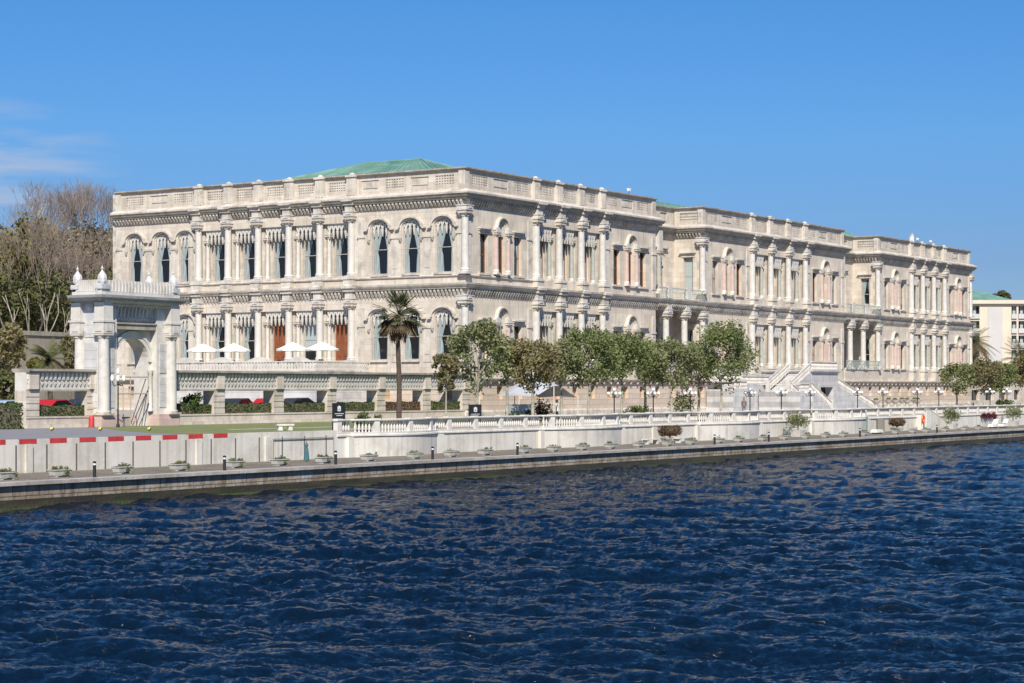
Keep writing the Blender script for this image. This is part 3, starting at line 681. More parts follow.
# recesses between the blocks
RD = 3.6
gaps = [(36.0,46.8),(85.8,97.0)]
for ga, gb in gaps:
    RF = Face(U0+ga, V0+RD, 0); Lg = gb-ga
    for lvl, (za, zb, zt) in enumerate(((Z1, Z1T, 14.25), (Z2, Z2T, 22.7))):
        sill = za+.22; h = 4.3
        ops = [(x-.65,x+.65,sill,sill+h,.5) for x in (Lg*.25,Lg*.5,Lg*.75)]
        mb = MB(); wall(mb, 0, Lg, za-1.2, zt+.92, ops); RF.part(mb, 'wall', M['stone'])
        for x in (Lg*.25,Lg*.5,Lg*.75):
            p = RF.P(x,.42); window(p[0],p[1],sill,0,1.3,h,rngc.choice([0,1,2]),'wood',rngc.randrange(3))
            RF.put('tracery', mt_arch_s, x, .08, sill+h-1.25)
            RF.put('window_head', mch, x, 0, sill+h+.1)
        for x in (Lg*.375,Lg*.625):
            q = RF.P(x,-.3); column(q[0],q[1],za,zb-1.6,.26,'green','colonnette',0,'marble',.5,.3,10)
            RF.part(MB().box(x-.4,x+.4,-.6,0,zb-1.1,zt+.5), 'pilaster', M['marble'])
        mb = MB(); teeth(mb, 0, Lg, 0, 14.88 if lvl == 0 else 23.05, zt-.14); RF.part(mb, 'bracket_course', M['trim'])
        # flank wall of the next block, lit by the sun
        TF = Face(U0+gb, V0+RD, -math.pi/2)
        mb = MB(); wall(mb, 0, RD-.703, za-1.2, zt+.92, [(RD/2-.6,RD/2+.6,sill,sill+3.9,0)], 0, .6); TF.part(mb, 'wall', M['stone'])
        p = TF.P(RD/2,.4); window(p[0],p[1],sill,TF.rz,1.2,3.9,2 if (lvl and gb < 50) else 0,'frame',1)
        TF.put('window_head', mch, RD/2, 0, sill+3.95)
        mb = MB(); teeth(mb, 0, RD, 0, 14.88 if lvl == 0 else 23.05, zt-.14); TF.part(mb, 'bracket_course', M['trim'])
        EFm = MB().box(U0+ga-.6-U0, U0+ga-.003-U0, .7, RD+.7, za-1.2, zt+.92); palb(EFm, 'wall', M['stone'])
    # parapets of the recess
    mb = MB(); wall(mb, 0, Lg+.3, 23.6, 25.72, [(Lg*f-.8,Lg*f+.8,24.42,25.32,0) for f in (.2,.5,.8)], .12, .14); mb.box(0,Lg,.262,.6,23.6,25.72); RF.part(mb, 'parapet', M['stone'])
    TF = Face(U0+gb, V0+RD, -math.pi/2); mb = MB(); wall(mb, 0, RD, 23.6, 25.72, [(.7,RD-.7,24.42,25.32,0)], .12, .14); mb.box(0,RD,.262,.6,23.6,25.72)
    TF.part(mb, 'parapet', M['stone'])
    k = MB()
    for i in range(1,9): k.box(.7+i*.25-.04,.7+i*.25+.04,.14,.22,24.42,25.32)
    for zz in (24.7,25.0): k.box(.7,RD-.7,.15,.21,zz-.04,zz+.04)
    TF.part(k, 'parapet_lattice', M['trim'])
    # portico carrying a balcony in front of the recess
    SFg = Face(U0+ga, V0, 0)
    for f in ((.23,.62) if ga < 50 else (.2,.58)):
        q = SFg.P(Lg*f,.1); column(q[0],q[1],Z1,Z1T-.62,.37,'marble','column')
        SFg.put('impost_block', imp, Lg*f, .1, Z1T)
        SFg.part(MB().box(Lg*f-.46,Lg*f+.46,-.4,0,Z1T+.42,14.88), 'entablature_block', M['trim'])
        SFg.part(MB().box(Lg*f-.4,Lg*f+.4,-.5,-.1,15.44,16.75), 'pedestal', M['marble'])
    mb = MB(); mb.box(-.0,Lg,.003,RD,14.3,15.3); SFg.part(mb, 'balcony_slab', M['stone'])
    mb = MB(); mb.box(-.003,Lg+.003,-.2,RD,ZB,Z1-.003); SFg.part(mb, 'terrace_floor', M['stone'])
    mb = MB(); teeth(mb, 0, Lg, 0, 14.88, 14.12); SFg.part(mb, 'bracket_course', M['trim'])
    for zz, nm in ((15.44,'M'),(Z1,'G')):
        b = MB(); b.box(.0,Lg,-.40,-.32,zz+1.05,zz+1.14).box(0,Lg,-.40,-.32,zz+.1,zz+.16).box(0,Lg,-.38,-.34,zz+.6,zz+.64)
        for i in range(int(Lg/.28)): b.box(.14+i*.28-.022,.14+i*.28+.022,-.38,-.34,zz+.2,zz+1.05)
        SFg.part(b, 'balcony_railing', M['railing'] if 'railing' in M else M['green'])

# cornices swept round the whole front
def outline(d=0):
    pts = [(U0,V0+43.5),(U0,V0)]
    for ga, gb in gaps: pts += [(U0+ga,V0),(U0+ga,V0+RD),(U0+gb,V0+RD),(U0+gb,V0)]
    return pts+[(U0+132,V0),(U0+132,V0+43.5)]
def rev(p): return p
full = outline(); front = [(U0,V0+43.5),(U0,V0),(U0+132,V0),(U0+132,V0+43.5)]
def cornice(name, prof, path, m):
    # outward must lie to the right of the walking direction: west side walked southwards has outward = west
    mb = MB(); mb.sweep(prof, path); o = mb.build(name, M[m], palace); o.location = (-U0,-V0,-GZ); return o
cornice('main_cornice', [(-.1,23.05),(.50,23.05),(.54,23.2),(.66,23.26),(.72,23.38),(.80,23.5),(.76,23.504),(-.1,23.504)], full, 'sooty')
cornice('cornice_edge', [(-.1,23.506),(.84,23.506),(.86,23.66),(.30,23.95),(-.1,23.95)], full, 'trim')
cornice('middle_cornice', [(-.1,14.9),(.42,14.9),(.46,15.04),(.58,15.12),(.66,15.24),(.70,15.40),(.05,15.46),(-.1,15.46)], front, 'trim')
cornice('base_cornice', [(-.1,6.4),(.42,6.4),(.48,6.52),(.66,6.62),(.66,6.74),(.1,6.78),(-.1,6.78)], front, 'trim')
cornice('string_course', [(-.1,16.02),(.16,16.02),(.2,16.12),(.1,16.2),(-.1,16.2)], front[:2]+[(U0+11.3,V0)], 'trim')
cornice('parapet_coping', [(-.62,25.72),(.02,25.72),(.10,25.80),(.18,25.84),(.18,25.96),(-.62,25.98)], full, 'sooty')
cornice('plinth', [(-.1,GZ-.2),(.45,GZ-.2),(.45,GZ+.55),(.36,GZ+.7),(-.1,GZ+.7)], front, 'trim')
# the small brackets under the terrace string on the south side
mb = MB()
for i in range(95): x = .7+i*1.39; mb.box(x-.12,x+.12,-.52,-.25,6.2,6.4)
palb(mb, 'corbel_course', M['trim'])
# rear and east walls, closing the volume
mb = MB(); mb.box(131.3,131.99,.71,43.5,GZ,25.7); mb.box(.71,131.3,42.8,43.49,GZ,25.7); mb.box(.0,.7,43.5,43.9,GZ,25.7)
mb.box(.72,131.28,RD+.75,42.78,23.0,23.3)
palb(mb, 'rear_wall', M['stone'])
# roofs
def hip(name, x0, x1, y0, y1, z0, ridge, z1):
    mb = MB(); (ax, ay), (bx, by) = ridge
    v = [(x0,y0,z0),(x1,y0,z0),(x1,y1,z0),(x0,y1,z0),(ax,ay,z1),(bx,by,z1)]
    if abs(bx-ax) > abs(by-ay): f = [(0,1,5,4),(1,2,5),(2,3,4,5),(3,0,4),(3,2,1,0)]
    else: f = [(0,1,4),(1,2,5,4),(2,3,5),(3,0,4,5),(3,2,1,0)]
    mb.add(v, f)
    # standing seams
    n = 0
    def seam(p, q): mb.tube(p, q, .05, .05, 4)
    A = [Vector(t) for t in v]
    for face in f[:4]:
        base = (A[face[0]], A[face[1]])
        top = [A[i] for i in face[2:]]
        t0 = top[-1]; t1 = top[0]
        k = int((base[1]-base[0]).length/1.6)
        for i in range(1, k):
            s = i/k; b = base[0].lerp(base[1], s)
            e = t0.lerp(t1, s) if len(top) == 2 else t0
            seam(b+Vector((0,0,.03)), e+Vector((0,0,.03)))
    for a, b in ((0,4),(3,4) if abs(bx-ax) > abs(by-ay) else (3,5),(4,5)): mb.tube(A[a], A[b], .12, .12, 5)
    return palb(mb, name, M['copper'])
hip('roof', 1.2, 36.5, 1.4, 42, 24.2, ((18,17.7),(18,25)), 29.5)
hip('roof', 36.6, 131, 5.2, 26, 24.1, ((42,14.7),(122,14.7)), 28.45)
# roof clutter
def dish(x, y, z, r):
    d = thing('satellite_dish', 'white satellite dish on the roof at the far end of the palace', 'satellite dish', (U0+x, V0+y, z))
    MB().tube((0,0,0),(0,0,.9),.06,.06,6).build('mast', M['frame'], d)
    mb = MB(); n = 16; vs = [(0,.25,1.2)]
    for j, (rr, dd) in enumerate(((r*.5,.18),(r,0))):
        for i in range(n): t = 2*math.pi*i/n; vs.append((rr*math.cos(t), dd, 1.2+rr*math.sin(t)))
    fs = [(0,1+i,1+(i+1)%n) for i in range(n)]+[(1+i,1+n+i,1+n+(i+1)%n,1+(i+1)%n) for i in range(n)]
    mb.add(vs, fs); mb.build('bowl', M['globe'], d, True)
    MB().tube((0,.1,.95),(0,-.6,1.25),.03,.03,5).build('arm', M['frame'], d)
    return d
d_ = dish(114.6, 2.2, 25.6, .85)

# ------------------------------------------------------------------ river wall, left stretch with red marks
uL = at_v(337, WV)
lw = thing('river_wall', 'plain white panelled retaining wall marked with red bars, beside the road', 'retaining wall', (at_v(100,WV), WV, 1.3))
def part(mb, name, m, root, smooth=False):
    o = mb.build(name, m, root, smooth); o.location = -root.location; return o
part(MB().box(-80,uL,WV,WV+.32,1.2,3.08), 'wall', M['whitewall'], lw)
u0m = at_v(27.9, WV)-5*2.19
mb = MB()
for i in range(-30, 40):
    u = u0m+2.19*i+1.35
    if u < uL-.5: mb.box(u-.05,u+.05,WV-.012,WV+.02,1.32,2.78)
part(mb, 'panel_joint', M['joint'], lw)
for i in range(1, 40):
    u = u0m+2.19*i
    if at_v(224,WV)+.8 > u: part(MB().box(u-.62,u+.62,WV-.012,WV+.14,2.84,3.092), 'red_bar', M['redpaint'], lw)
for x in (-14, 28, 198, 267):
    u = at_v(x, WV); part(MB().box(u-.24,u+.24,WV-.13,WV,1.3,2.80), 'buttress', M['whitewall'], lw)
ua, ub = at_v(272,WV), at_v(333,WV)
part(MB().box(ua,ub,WV-.09,WV-.05,2.62,2.68).box(ua,ua+.05,WV-.09,WV-.05,1.32,2.62).box(ub-.05,ub,WV-.09,WV-.05,1.32,2.62), 'pipe', M['concrete'], lw)

# ---- river wall under the balustrade, with bowed bays
uR = 262.0
bows = [(at_v(351,WV),at_v(434,WV)),(at_v(542,WV),at_v(619,WV)),(at_v(698,WV),at_v(757,WV)),(at_v(812,WV),at_v(864,WV))]
bows = [(a,b) for a,b in bows]
def wall_path():
    pts = [(uL, WV)]
    for a, b in bows:
        n = 12; w_ = b-a; dep = .95
        pts.append((a, WV))
        for i in range(0, n+1):
            t = i/n; pts.append((a+.01+(w_-.02)*t, WV-.25-dep*math.sin(math.pi*t)))
        pts.append((b, WV))
    pts.append((uR, WV)); return pts
WP = wall_path()
bw = thing('river_wall', 'white retaining wall with bowed bays under the long balustrade', 'retaining wall', (uL, WV, 1.3))
def ring(z0, z1, d, back=.5): return [(-back,z0),(d,z0),(d,z1),(-back,z1)]
mb = MB(); mb.sweep([(-.5,1.2),(0,1.2),(0,2.62),(-.5,2.62)], WP); part(mb, 'wall', M['whitewall'], bw)
mb = MB(); mb.sweep([(-.52,2.66),(.08,2.66),(.08,2.76),(.04,2.80),(-.52,2.80)], WP); part(mb, 'ledge', M['whitestone'], bw)
part(MB().box(uL,uR,WV+.1,WV+1.4,2.5,GZ+.003), 'backing', M['paving'], bw)
# balustrade
bal = thing('balustrade', 'long white stone balustrade with turned balusters on the river wall', 'balustrade', (uL, WV, 2.8))
mb = MB(); mb.sweep([(-.34,2.80),(.02,2.80),(.02,2.92),(-.34,2.92)], WP); part(mb, 'plinth', M['whitestone'], bal)
mb = MB(); mb.sweep([(-.38,3.66),(.04,3.66),(.06,3.72),(.04,3.78),(-.38,3.78)], WP); part(mb, 'rail', M['whitestone'], bal)
# walk the path
seg = []; tot = 0
for a, b in zip(WP[:-1], WP[1:]):
    l = math.dist(a, b)
    if l > 1e-4: seg.append((tot, l, a, b)); tot += l
def on_path(s):
    for t, l, a, b in seg:
        if s <= t+l+1e-6:
            k = (s-t)/l; d = ((b[0]-a[0])/l, (b[1]-a[1])/l); return (a[0]+d[0]*l*k, a[1]+d[1]*l*k, math.atan2(d[1], d[0]))
    return (seg[-1][3][0], seg[-1][3][1], 0)
posts = [.3]; s = .3
while s < tot-3.4: s += 3.3; posts.append(s)
pm = MB().box(-.22,.22,-.0,.36,0,1.0).box(-.26,.26,-.04,.40,.9,1.02).mesh('post', M['whitestone'])
bmesh_ = MB().lathe([(.065,0),(.075,.04),(.045,.09),(.09,.26),(.075,.38),(.04,.55),(.065,.64),(.065,.74)], 0, 0, 8).mesh('baluster', M['whitestone'], True)
bmesh_l = MB().lathe([(.065,0),(.045,.09),(.09,.28),(.04,.55),(.065,.74)], 0, 0, 6)
stuffb = MB(); cnt = 0
for i, s in enumerate(posts):
    x, y, a = on_path(s); nx, ny = math.sin(a), -math.cos(a)
    o = link('post', pm, bal, (x-nx*.16*0-uL, y-WV, 0.0), a)
    o.location = (x-uL+(-nx)*.0, y-WV+(.0), 0.0)
    if i+1 < len(posts):
        L_ = posts[i+1]-s; k = 9
        for j in range(k):
            t = s+.42+(L_-.84)*(j+.5)/k; bx_, by_, a2 = on_path(t); nx, ny = math.sin(a2), -math.cos(a2)
            bx_ -= nx*.16; by_ -= ny*.16
            if cnt < 100: link('baluster', bmesh_, bal, (bx_-uL, by_-WV, .12)); cnt += 1
            else:
                n0 = len(stuffb.v); stuffb.v += [(vx+bx_,vy+by_,vz+2.92) for vx,vy,vz in bmesh_l.v]; stuffb.f += [tuple(q+n0 for q in f) for f in bmesh_l.f]; stuffb.m += [0]*len(bmesh_l.f)
o = part(stuffb, 'baluster_row', M['whitestone'], bal, True); tag(o, kind='stuff')
for x in (440, 542, 588, 654, 760, 868):          # flat pilasters on the wall face
    u = at_v(x, WV)
    if not any(a-.3 < u < b+.3 for a, b in bows): part(MB().box(u-.35,u+.35,WV-.12,WV,1.3,2.62), 'pilaster', M['whitewall'], bw)
for a, b in bows:
    for u in (a-.3, b+.3): part(MB().box(u-.25,u+.25,WV-.26,WV,1.3,2.62), 'pilaster', M['whitewall'], bw)
# steps down to the quay
st = thing('quay_steps', 'white stepped flight coming down from the balustrade to the quay near the life ring', 'steps', (at_v(924,WV-.8), WV-.8, 1.3))
ua = at_v(921, WV-.7); n = 10; stp = MB(); side = [(ua-.2,1.3),(ua-.2,2.9),(ua+.5,2.9)]
for i in range(n):
    x0 = ua+i*.62; z1 = 2.9-(i+1)*.155; stp.box(x0+.5,x0+1.12,WV-1.1,WV-.002,1.3,max(1.34,z1+.155))
part(stp, 'stair', M['whitewall'], st)
pr = MB(); pr.prism([(ua,1.3),(ua,3.45),(ua+.9,3.45),(ua+6.2,1.95),(ua+6.9,1.95),(ua+6.9,1.3)], WV-1.35, WV-1.102); part(pr, 'parapet', M['whitewall'], st)
pc = MB(); pc.tube((ua-.1,WV-1.22,3.5),(ua+.9,WV-1.22,3.5),.11,.11,6).tube((ua+.9,WV-1.22,3.5),(ua+6.2,WV-1.22,2.0),.11,.11,6).tube((ua+6.2,WV-1.22,2.0),(ua+6.9,WV-1.22,2.0),.11,.11,6)
part(pc, 'coping', M['sooty'], st)

# ------------------------------------------------------------------ foliage builders
def leaves(name, clumps, n, size, m, parent, rng, flat=.6):
    """n leaf-sized faces scattered through clumps [(x,y,z,r)]"""
    cl = np.array(clumps); w_ = cl[:,3]**2.2; w_ /= w_.sum()
    idx = rng.choice(len(cl), n, p=w_)
    d = rng.normal(size=(n,3)); d /= np.linalg.norm(d, axis=1, keepdims=True)
    r = rng.random((n,1))**.45
    c = cl[idx,:3]+d*r*cl[idx,3:4]*np.array([1,1,flat+.2])
    a = rng.normal(size=(n,3)); a[:,2] *= .7; a /= np.linalg.norm(a, axis=1, keepdims=True)
    b = rng.normal(size=(n,3)); b -= (b*a).sum(1,keepdims=True)*a; b /= np.linalg.norm(b, axis=1, keepdims=True)
    s = size*rng.uniform(.6,1.35,(n,1)); t = s*.62
    P = np.stack([c-a*s, c-b*t, c+a*s, c+b*t], 1).reshape(-1,3)
    me = bpy.data.meshes.new(name); me.vertices.add(4*n); me.vertices.foreach_set('co', P.ravel())
    me.loops.add(4*n); me.loops.foreach_set('vertex_index', np.arange(4*n, dtype=np.int32))
    me.polygons.add(n); me.polygons.foreach_set('loop_start', np.arange(0,4*n,4,dtype=np.int32)); me.polygons.foreach_set('loop_total', np.full(n,4,dtype=np.int32))
    me.update(calc_edges=True); me.materials.append(m)
    return link(name, me, parent)
def limb(mb, p, d, l, r, depth_, rng, tips, spread=.6, up=.25, nseg=2, ratio=.72, kids_=(2,3), minr=.012, sides=5):
    q = Vector(p); dd = Vector(d).normalized()
    for i in range(nseg):
        nd = (dd+Vector((rng.uniform(-.16,.16),rng.uniform(-.16,.16),rng.uniform(-.05,.12)))).normalized()
        e = q+nd*(l/nseg); r2 = max(minr, r*(1-.28/nseg)); mb.tube(q, e, r, r2, sides if r > .05 else 3, False); q, dd, r = e, nd, r2
    if depth_ == 0: tips.append((q.x,q.y,q.z)); return
    for k in range(rng.choice(kids_)):
        v = Vector((rng.gauss(0,1),rng.gauss(0,1),rng.gauss(0,.6))); v -= v.dot(dd)*dd; v.normalize()
        nd = (dd+v*spread*rng.uniform(.6,1.2)+Vector((0,0,up))).normalized()
        limb(mb, q, nd, l*ratio*rng.uniform(.8,1.15), r*.68, depth_-1, rng, tips, spread, up, nseg, ratio, kids_, minr, sides)
def tree(label, cat, x, y, z, h, cr, zc, leaf, n, size, seed, bark='bark', group=None, tr=None, name='broadleaf_tree', flat=.85, lean=0, gaps=.33):
    """h total height, cr crown radius, zc height of the underside of the crown"""
    rng = random.Random(seed); nr = np.random.default_rng(seed)
    t = thing(name, label, cat, (x,y,z), 0, group)
    tr = tr or .045*math.sqrt(h)*.9
    mb = MB(); tips = []; th = zc+.15*(h-zc)
    p = Vector((0,0,-.1)); k = 4
    for i in range(k):
        q = Vector((lean*(i+1)/k+rng.uniform(-.06,.06)*tr*8, rng.uniform(-.06,.06)*tr*8, th*(i+1)/k)); mb.tube(p, q, tr*(1.15-.35*i/k), tr*(1.15-.35*(i+1)/k), 8, False); p = q
    nb = 5
    for i in range(nb):
        a = 2*math.pi*(i+rng.random()*.6)/nb; e = rng.uniform(.55,1.3)
        limb(mb, p, (math.cos(a)*cr*.55, math.sin(a)*cr*.55, (h-th)*.5*e), math.hypot(cr*.5,(h-th)*.34)*rng.uniform(.8,1), tr*.5, 2, rng, tips, .6, .12)
    limb(mb, p, (0,0,1), (h-th)*.42, tr*.6, 2, rng, tips, .55, .2)
    mb.build('trunk', M[bark], t, True)
    cz = (h+zc)/2; rz = (h-zc)/2
    cl = []
    for tx,ty,tz in tips:
        dx, dy, dz = tx-lean, ty, tz-cz; q = math.sqrt((dx/cr)**2+(dy/cr)**2+(dz/rz)**2)
        f = min(1, .86/max(q,.01)) if q > .86 else 1
        cl.append((lean+dx*f, dy*f, cz+dz*f, cr*rng.uniform(.2,.36)))
    for i in range(36):
        a = rng.uniform(0,2*math.pi); e = math.asin(rng.uniform(-1,.9)); k = rng.uniform(.45,.86)
        cl.append((lean+cr*k*math.cos(e)*math.cos(a), cr*k*math.cos(e)*math.sin(a), cz+rz*k*math.sin(e), cr*rng.uniform(.16,.34)))
    leaves('crown', cl, n, size, leaf if not isinstance(leaf,str) else M[leaf], t, nr, flat)
    return t
def bare_tree(label, x, y, z, h, seed, bark='twig', spread=.42, dp=6, name='bare_tree', group='trees on the wooded hill', r0=None):
    rng = random.Random(seed); t = thing(name, label, 'bare tree', (x,y,z), 0, group)
    mb = MB(); p = Vector((0,0,-1)); q = Vector((rng.uniform(-.4,.4),0,h*.3)); r = r0 or h*.012; mb.tube(p,q,r*1.2,r,6,False)
    tw = MB(); tips = []
    for i in range(2 if bark == 'palebark' else 3):
        a = 2*math.pi*i/3+rng.random(); pb = bark == 'palebark'; limb(mb, q, (math.cos(a)*(.30 if pb else .42),math.sin(a)*(.30 if pb else .42),1), h*(.24 if pb else .21), r*.7, 2 if pb else 3, rng, tips, spread, .22, 2, .78, (2,) if pb else (2,3), .03, 4)
    mb.build('trunk', M[bark], t, True)
    t2 = []
    for tp in tips:
        for k in range(0 if bark == 'palebark' else 2): limb(tw, tp, (rng.gauss(0,.4),rng.gauss(0,.4),1), h*.085, .035, 2, rng, t2, spread+.1, .25, 1, .8, (2,3), .016, 3)
    if t2: tw.build('twigs', M[bark], t)
    return t
def shrub(name, label, cat, x, y, z, rx, ry, h, leaf, n, size, seed, group=None, parent=None, jit=.18):
    nr = np.random.default_rng(seed); rng = random.Random(seed)
    cl = [(rng.uniform(-1,1)*rx*.8, rng.uniform(-1,1)*ry*.8, h*rng.uniform(.3,.8), min(rx,ry,h*.5)*rng.uniform(.4,.75)) for i in range(16)]
    if parent is not None:
        o = leaves(name, cl, n, size, M[leaf], parent, nr, 1); o.location = (x,y,z); return o
    t = thing(name, label, cat, (x,y,z), 0, group)
    leaves('foliage', cl, n, size, M[leaf], t, nr, 1)
    mb = MB()
    for i in range(5): mb.tube((0,0,-.02),(rng.uniform(-.5,.5)*rx,rng.uniform(-.5,.5)*ry,h*.6),.03,.012,4)
    mb.build('stem', M['bark'], t)
    return t
def boxhedge(label, u0, u1, v0, v1, z0, z1, leaf, n, seed, group):
    nr = np.random.default_rng(seed); t = thing('hedge', label, 'hedge', ((u0+u1)/2,(v0+v1)/2,z0), 0, group)
    w_, d_, h_ = (u1-u0)/2, (v1-v0)/2, z1-z0
    P = nr.uniform(-1,1,(n,3)); ax = nr.integers(0,3,n); sg = nr.choice([-1,1],n); 
    P[np.arange(n),ax] = sg*nr.uniform(.9,1.03,n)
    P *= np.array([w_,d_,h_/2]); P[:,2] += h_/2
    P[:,2] += .05*np.sin(P[:,0]*3)*(P[:,2]/h_)
    a = nr.normal(size=(n,3)); a /= np.linalg.norm(a,axis=1,keepdims=True); b = nr.normal(size=(n,3)); b -= (b*a).sum(1,keepdims=True)*a; b /= np.linalg.norm(b,axis=1,keepdims=True)
    s = .085*nr.uniform(.6,1.4,(n,1)); V = np.stack([P-a*s,P-b*s*.6,P+a*s,P+b*s*.6],1).reshape(-1,3)
    me = bpy.data.meshes.new('foliage'); me.from_pydata(V.tolist(), [], [(4*i,4*i+1,4*i+2,4*i+3) for i in range(n)]); me.materials.append(M[leaf]); link('foliage', me, t)
    MB().box(-w_*.93,w_*.93,-d_*.9,d_*.9,0,h_*.95).build('twig_core', M['bark'], t)
    return t

# ------------------------------------------------------------------ garden arcade and gate
AV = 101.0
arc = thing('garden_arcade', 'cream stone screen wall of square openings with bracketed cornice joining gate and palace', 'screen wall', (at_v(230,AV), AV, GZ))
piers = [115.0,122.1,128.9,135.7,142.4,148.6]
ga0, ga1 = 109.3, 102.4
def arcade(root, ps, xa, xb):
    ops = []
    bounds = [xa]+ps if xa is not None else ps
    mbp = []
    mb = MB(); mb.box(xa,xb,AV,AV+1.1,GZ-.1,3.80).box(xa,xb,AV-.05,AV,3.72,3.84).box(xa,xb,AV-.14,AV,GZ-.1,GZ+.25); part(mb, 'sill_wall', M['stone'], root)
    mb = MB(); mb.box(xa,xb,AV+.02,AV+1.08,5.62,6.86); part(mb, 'beam', M['marble'], root)
    mb = MB(); teeth(mb, xa, xb, AV+.02, 6.84, 5.95, .46, .26, .40, .18); part(mb, 'bracket_course', M['whitestone'], root)
    mb = MB(); mb.box(xa,xb,AV-.30,AV+1.3,6.86,6.96).box(xa,xb,AV-.38,AV+1.4,6.96,7.12).box(xa,xb,AV-.06,AV+.02,5.58,5.70); part(mb, 'coping', M['sooty'], root)
    for p in ps:
        mb = MB(); mb.box(p-.58,p+.58,AV-.002,AV+1.1,3.80,5.62)
        for k in range(4): mb.box(p-.60,p+.60,AV-.05,AV,3.86+k*.45,4.24+k*.45)
        mb.box(p-.42,p+.42,AV-.22,AV+.02,5.72,6.84); part(mb, 'pier', M['stone'], root)
arcade(arc, piers, 109.0, 148.9-.25)
arc2 = thing('garden_arcade', 'short cream screen wall at the far left with one square opening', 'screen wall', (96, AV, GZ))
xa = at_v(26, AV)
arcade(arc2, [xa+.58, 101.6], xa, 102.1)
# gate
gw, gd = 7.6, 2.6; gu, gv = 101.35, 99.9
M['slate'] = noisy('blue_grey_weathered_cornice', (.36,.37,.38), (.26,.27,.28), .9, bump=.3, bscale=4, c3=(.19,.20,.20), s3=.8)
gt = thing('monumental_gate', 'tall white marble gateway with corner columns, arch and onion-shaped finials', 'gate', (gu, gv, GZ))
def gp(mb, name, m, smooth=False): return mb.build(name, m, gt, smooth)
g0 = GZ
def Zg(z): return z-g0
for x0, x1 in ((0.25,1.75),(gw-1.75,gw-.25)): gp(MB().box(x0,x1,.25,gd-.25,Zg(3.9),Zg(10.6)), 'pier', M['marble'])
for x0, x1 in ((-.2,1.95),(gw-1.95,gw+.2)):
    mb = MB().box(x0,x1,-.2,gd+.2,0,.55).box(x0+.08,x1-.08,-.12,gd+.12,.55,.85)
    gp(mb, 'plinth', M['pink'])
for sgn, x0 in ((-1,.25),(1,gw-.25)):
    for za, zb in ((4.4,6.6),(6.9,9.0),(9.4,10.4)):
        x = x0; gp(MB().box(min(x,x+sgn*.05),max(x,x+sgn*.05),.7,gd-.7,Zg(za),Zg(zb)), 'panel', M['greymarble'])
for x0, x1 in ((.55,1.45),(gw-1.45,gw-.55)):
    for za, zb in ((4.4,6.6),(6.9,9.0)): gp(MB().box(x0,x1,.2,.25,Zg(za),Zg(zb)), 'panel', M['greymarble'])
for cx in (.35, gw-.35):
    for cy in (.15, gd-.15):
        c = MB().lathe([(.42,.1),(.42,2.5),(.38,5.42)], n=16).mesh('column', M['marble'], True); o = link('column', c, gt, (cx,cy,Zg(3.9)))
        b = MB(); b.box(-.55,.55,-.55,.55,-.02,.12).lathe([(.52,.12),(.54,.22),(.44,.3)], n=14); link('base', b.mesh('base', M['trim']), o)
        b = MB(); b.lathe([(.39,5.40),(.46,5.47),(.42,5.52),(.5,5.62)], n=14).box(-.5,.5,-.5,.5,5.62,5.76); link('capital', b.mesh('capital', M['trim']), o)
        b = MB(); b.box(-.52,.52,-.52,.52,5.76,6.55).box(-.58,.58,-.58,.58,6.55,6.7).box(-.3,.3,-.56,-.52,5.9,6.42).box(-.56,-.52,-.3,.3,5.9,6.42).box(-.46,.46,-.46,.46,6.7,7.95); link('entablature_block', b.mesh('entablature_block', M['marble']), o)
mb = MB(); mb.box(.25,1.75,.25,gd-.25,Zg(10.6),Zg(11.95)).box(gw-1.75,gw-.25,.25,gd-.25,Zg(10.6),Zg(11.95)).box(1.75,gw-1.75,.6,gd-.6,Zg(10.55),Zg(11.95)); gp(mb, 'entablature', M['paleblue'])
mb = MB(); mb.box(1.75,gw-1.75,.3,1.2,Zg(10.0),Zg(10.5)).box(1.76,gw-1.76,.2,.3,Zg(10.38),Zg(10.48)); gp(mb, 'lintel', M['sooty'])
mb = MB()
for i in range(9): x = 1.95+i*.375; mb.prismx([(.6,Zg(11.8)),(.25,Zg(11.8)),(.28,Zg(11.55)),(.45,Zg(10.9)),(.6,Zg(10.9))], x-.05, x+.05)
gp(mb, 'frieze_fins', M['paleblue'])
mb = MB(); teeth(mb, 1.75, gw-1.75, .6, Zg(11.8), Zg(10.62), .3, .2, .3, .3); mb.box(1.76,gw-1.76,.57,.63,Zg(10.56),Zg(11.82)); gp(mb, 'frieze_drops', M['marble'])
for r_ in (('f',-1),): 
    mb = MB(); 
    mb.lathe([(.28,-.08),(.34,-.04),(.34,.04),(.28,.08)], n=14)
    me = mb.mesh('medallion', M['greymarble'], True)
    o = link('medallion', me, gt, (.22, gd/2, Zg(11.6))); o.rotation_euler = (0,R(90),0)
# arch wall
mb = MB(); xc = gw/2; hw = 1.72; zs = Zg(7.7); zt_ = Zg(10.0); n = 14
arcp = [(xc-hw*math.cos(math.pi*i/n), zs+hw*math.sin(math.pi*i/n)) for i in range(n+1)]
for half in (0,1):
    pts = arcp[:n//2+1] if half == 0 else arcp[n//2:]
    if half == 0: poly = [(1.75,zs)]+pts+[(xc,zt_),(1.75,zt_)]
    else: poly = pts+[(gw-1.75,zs),(gw-1.75,zt_),(xc,zt_)]
    mb.prism(poly, .85, gd-.5)
mb.box(1.75,xc-hw,.85,gd-.5,0,zs).box(xc+hw,gw-1.75,.85,gd-.5,0,zs)
gp(mb, 'arch', M['marble'])
mb = MB()
inn = [(xc-(hw+.02)*math.cos(math.pi*i/n), zs+(hw+.02)*math.sin(math.pi*i/n)) for i in range(n+1)]; ot = [(xc-(hw+.3)*math.cos(math.pi*i/n), zs+(hw+.3)*math.sin(math.pi*i/n)) for i in range(n+1)]
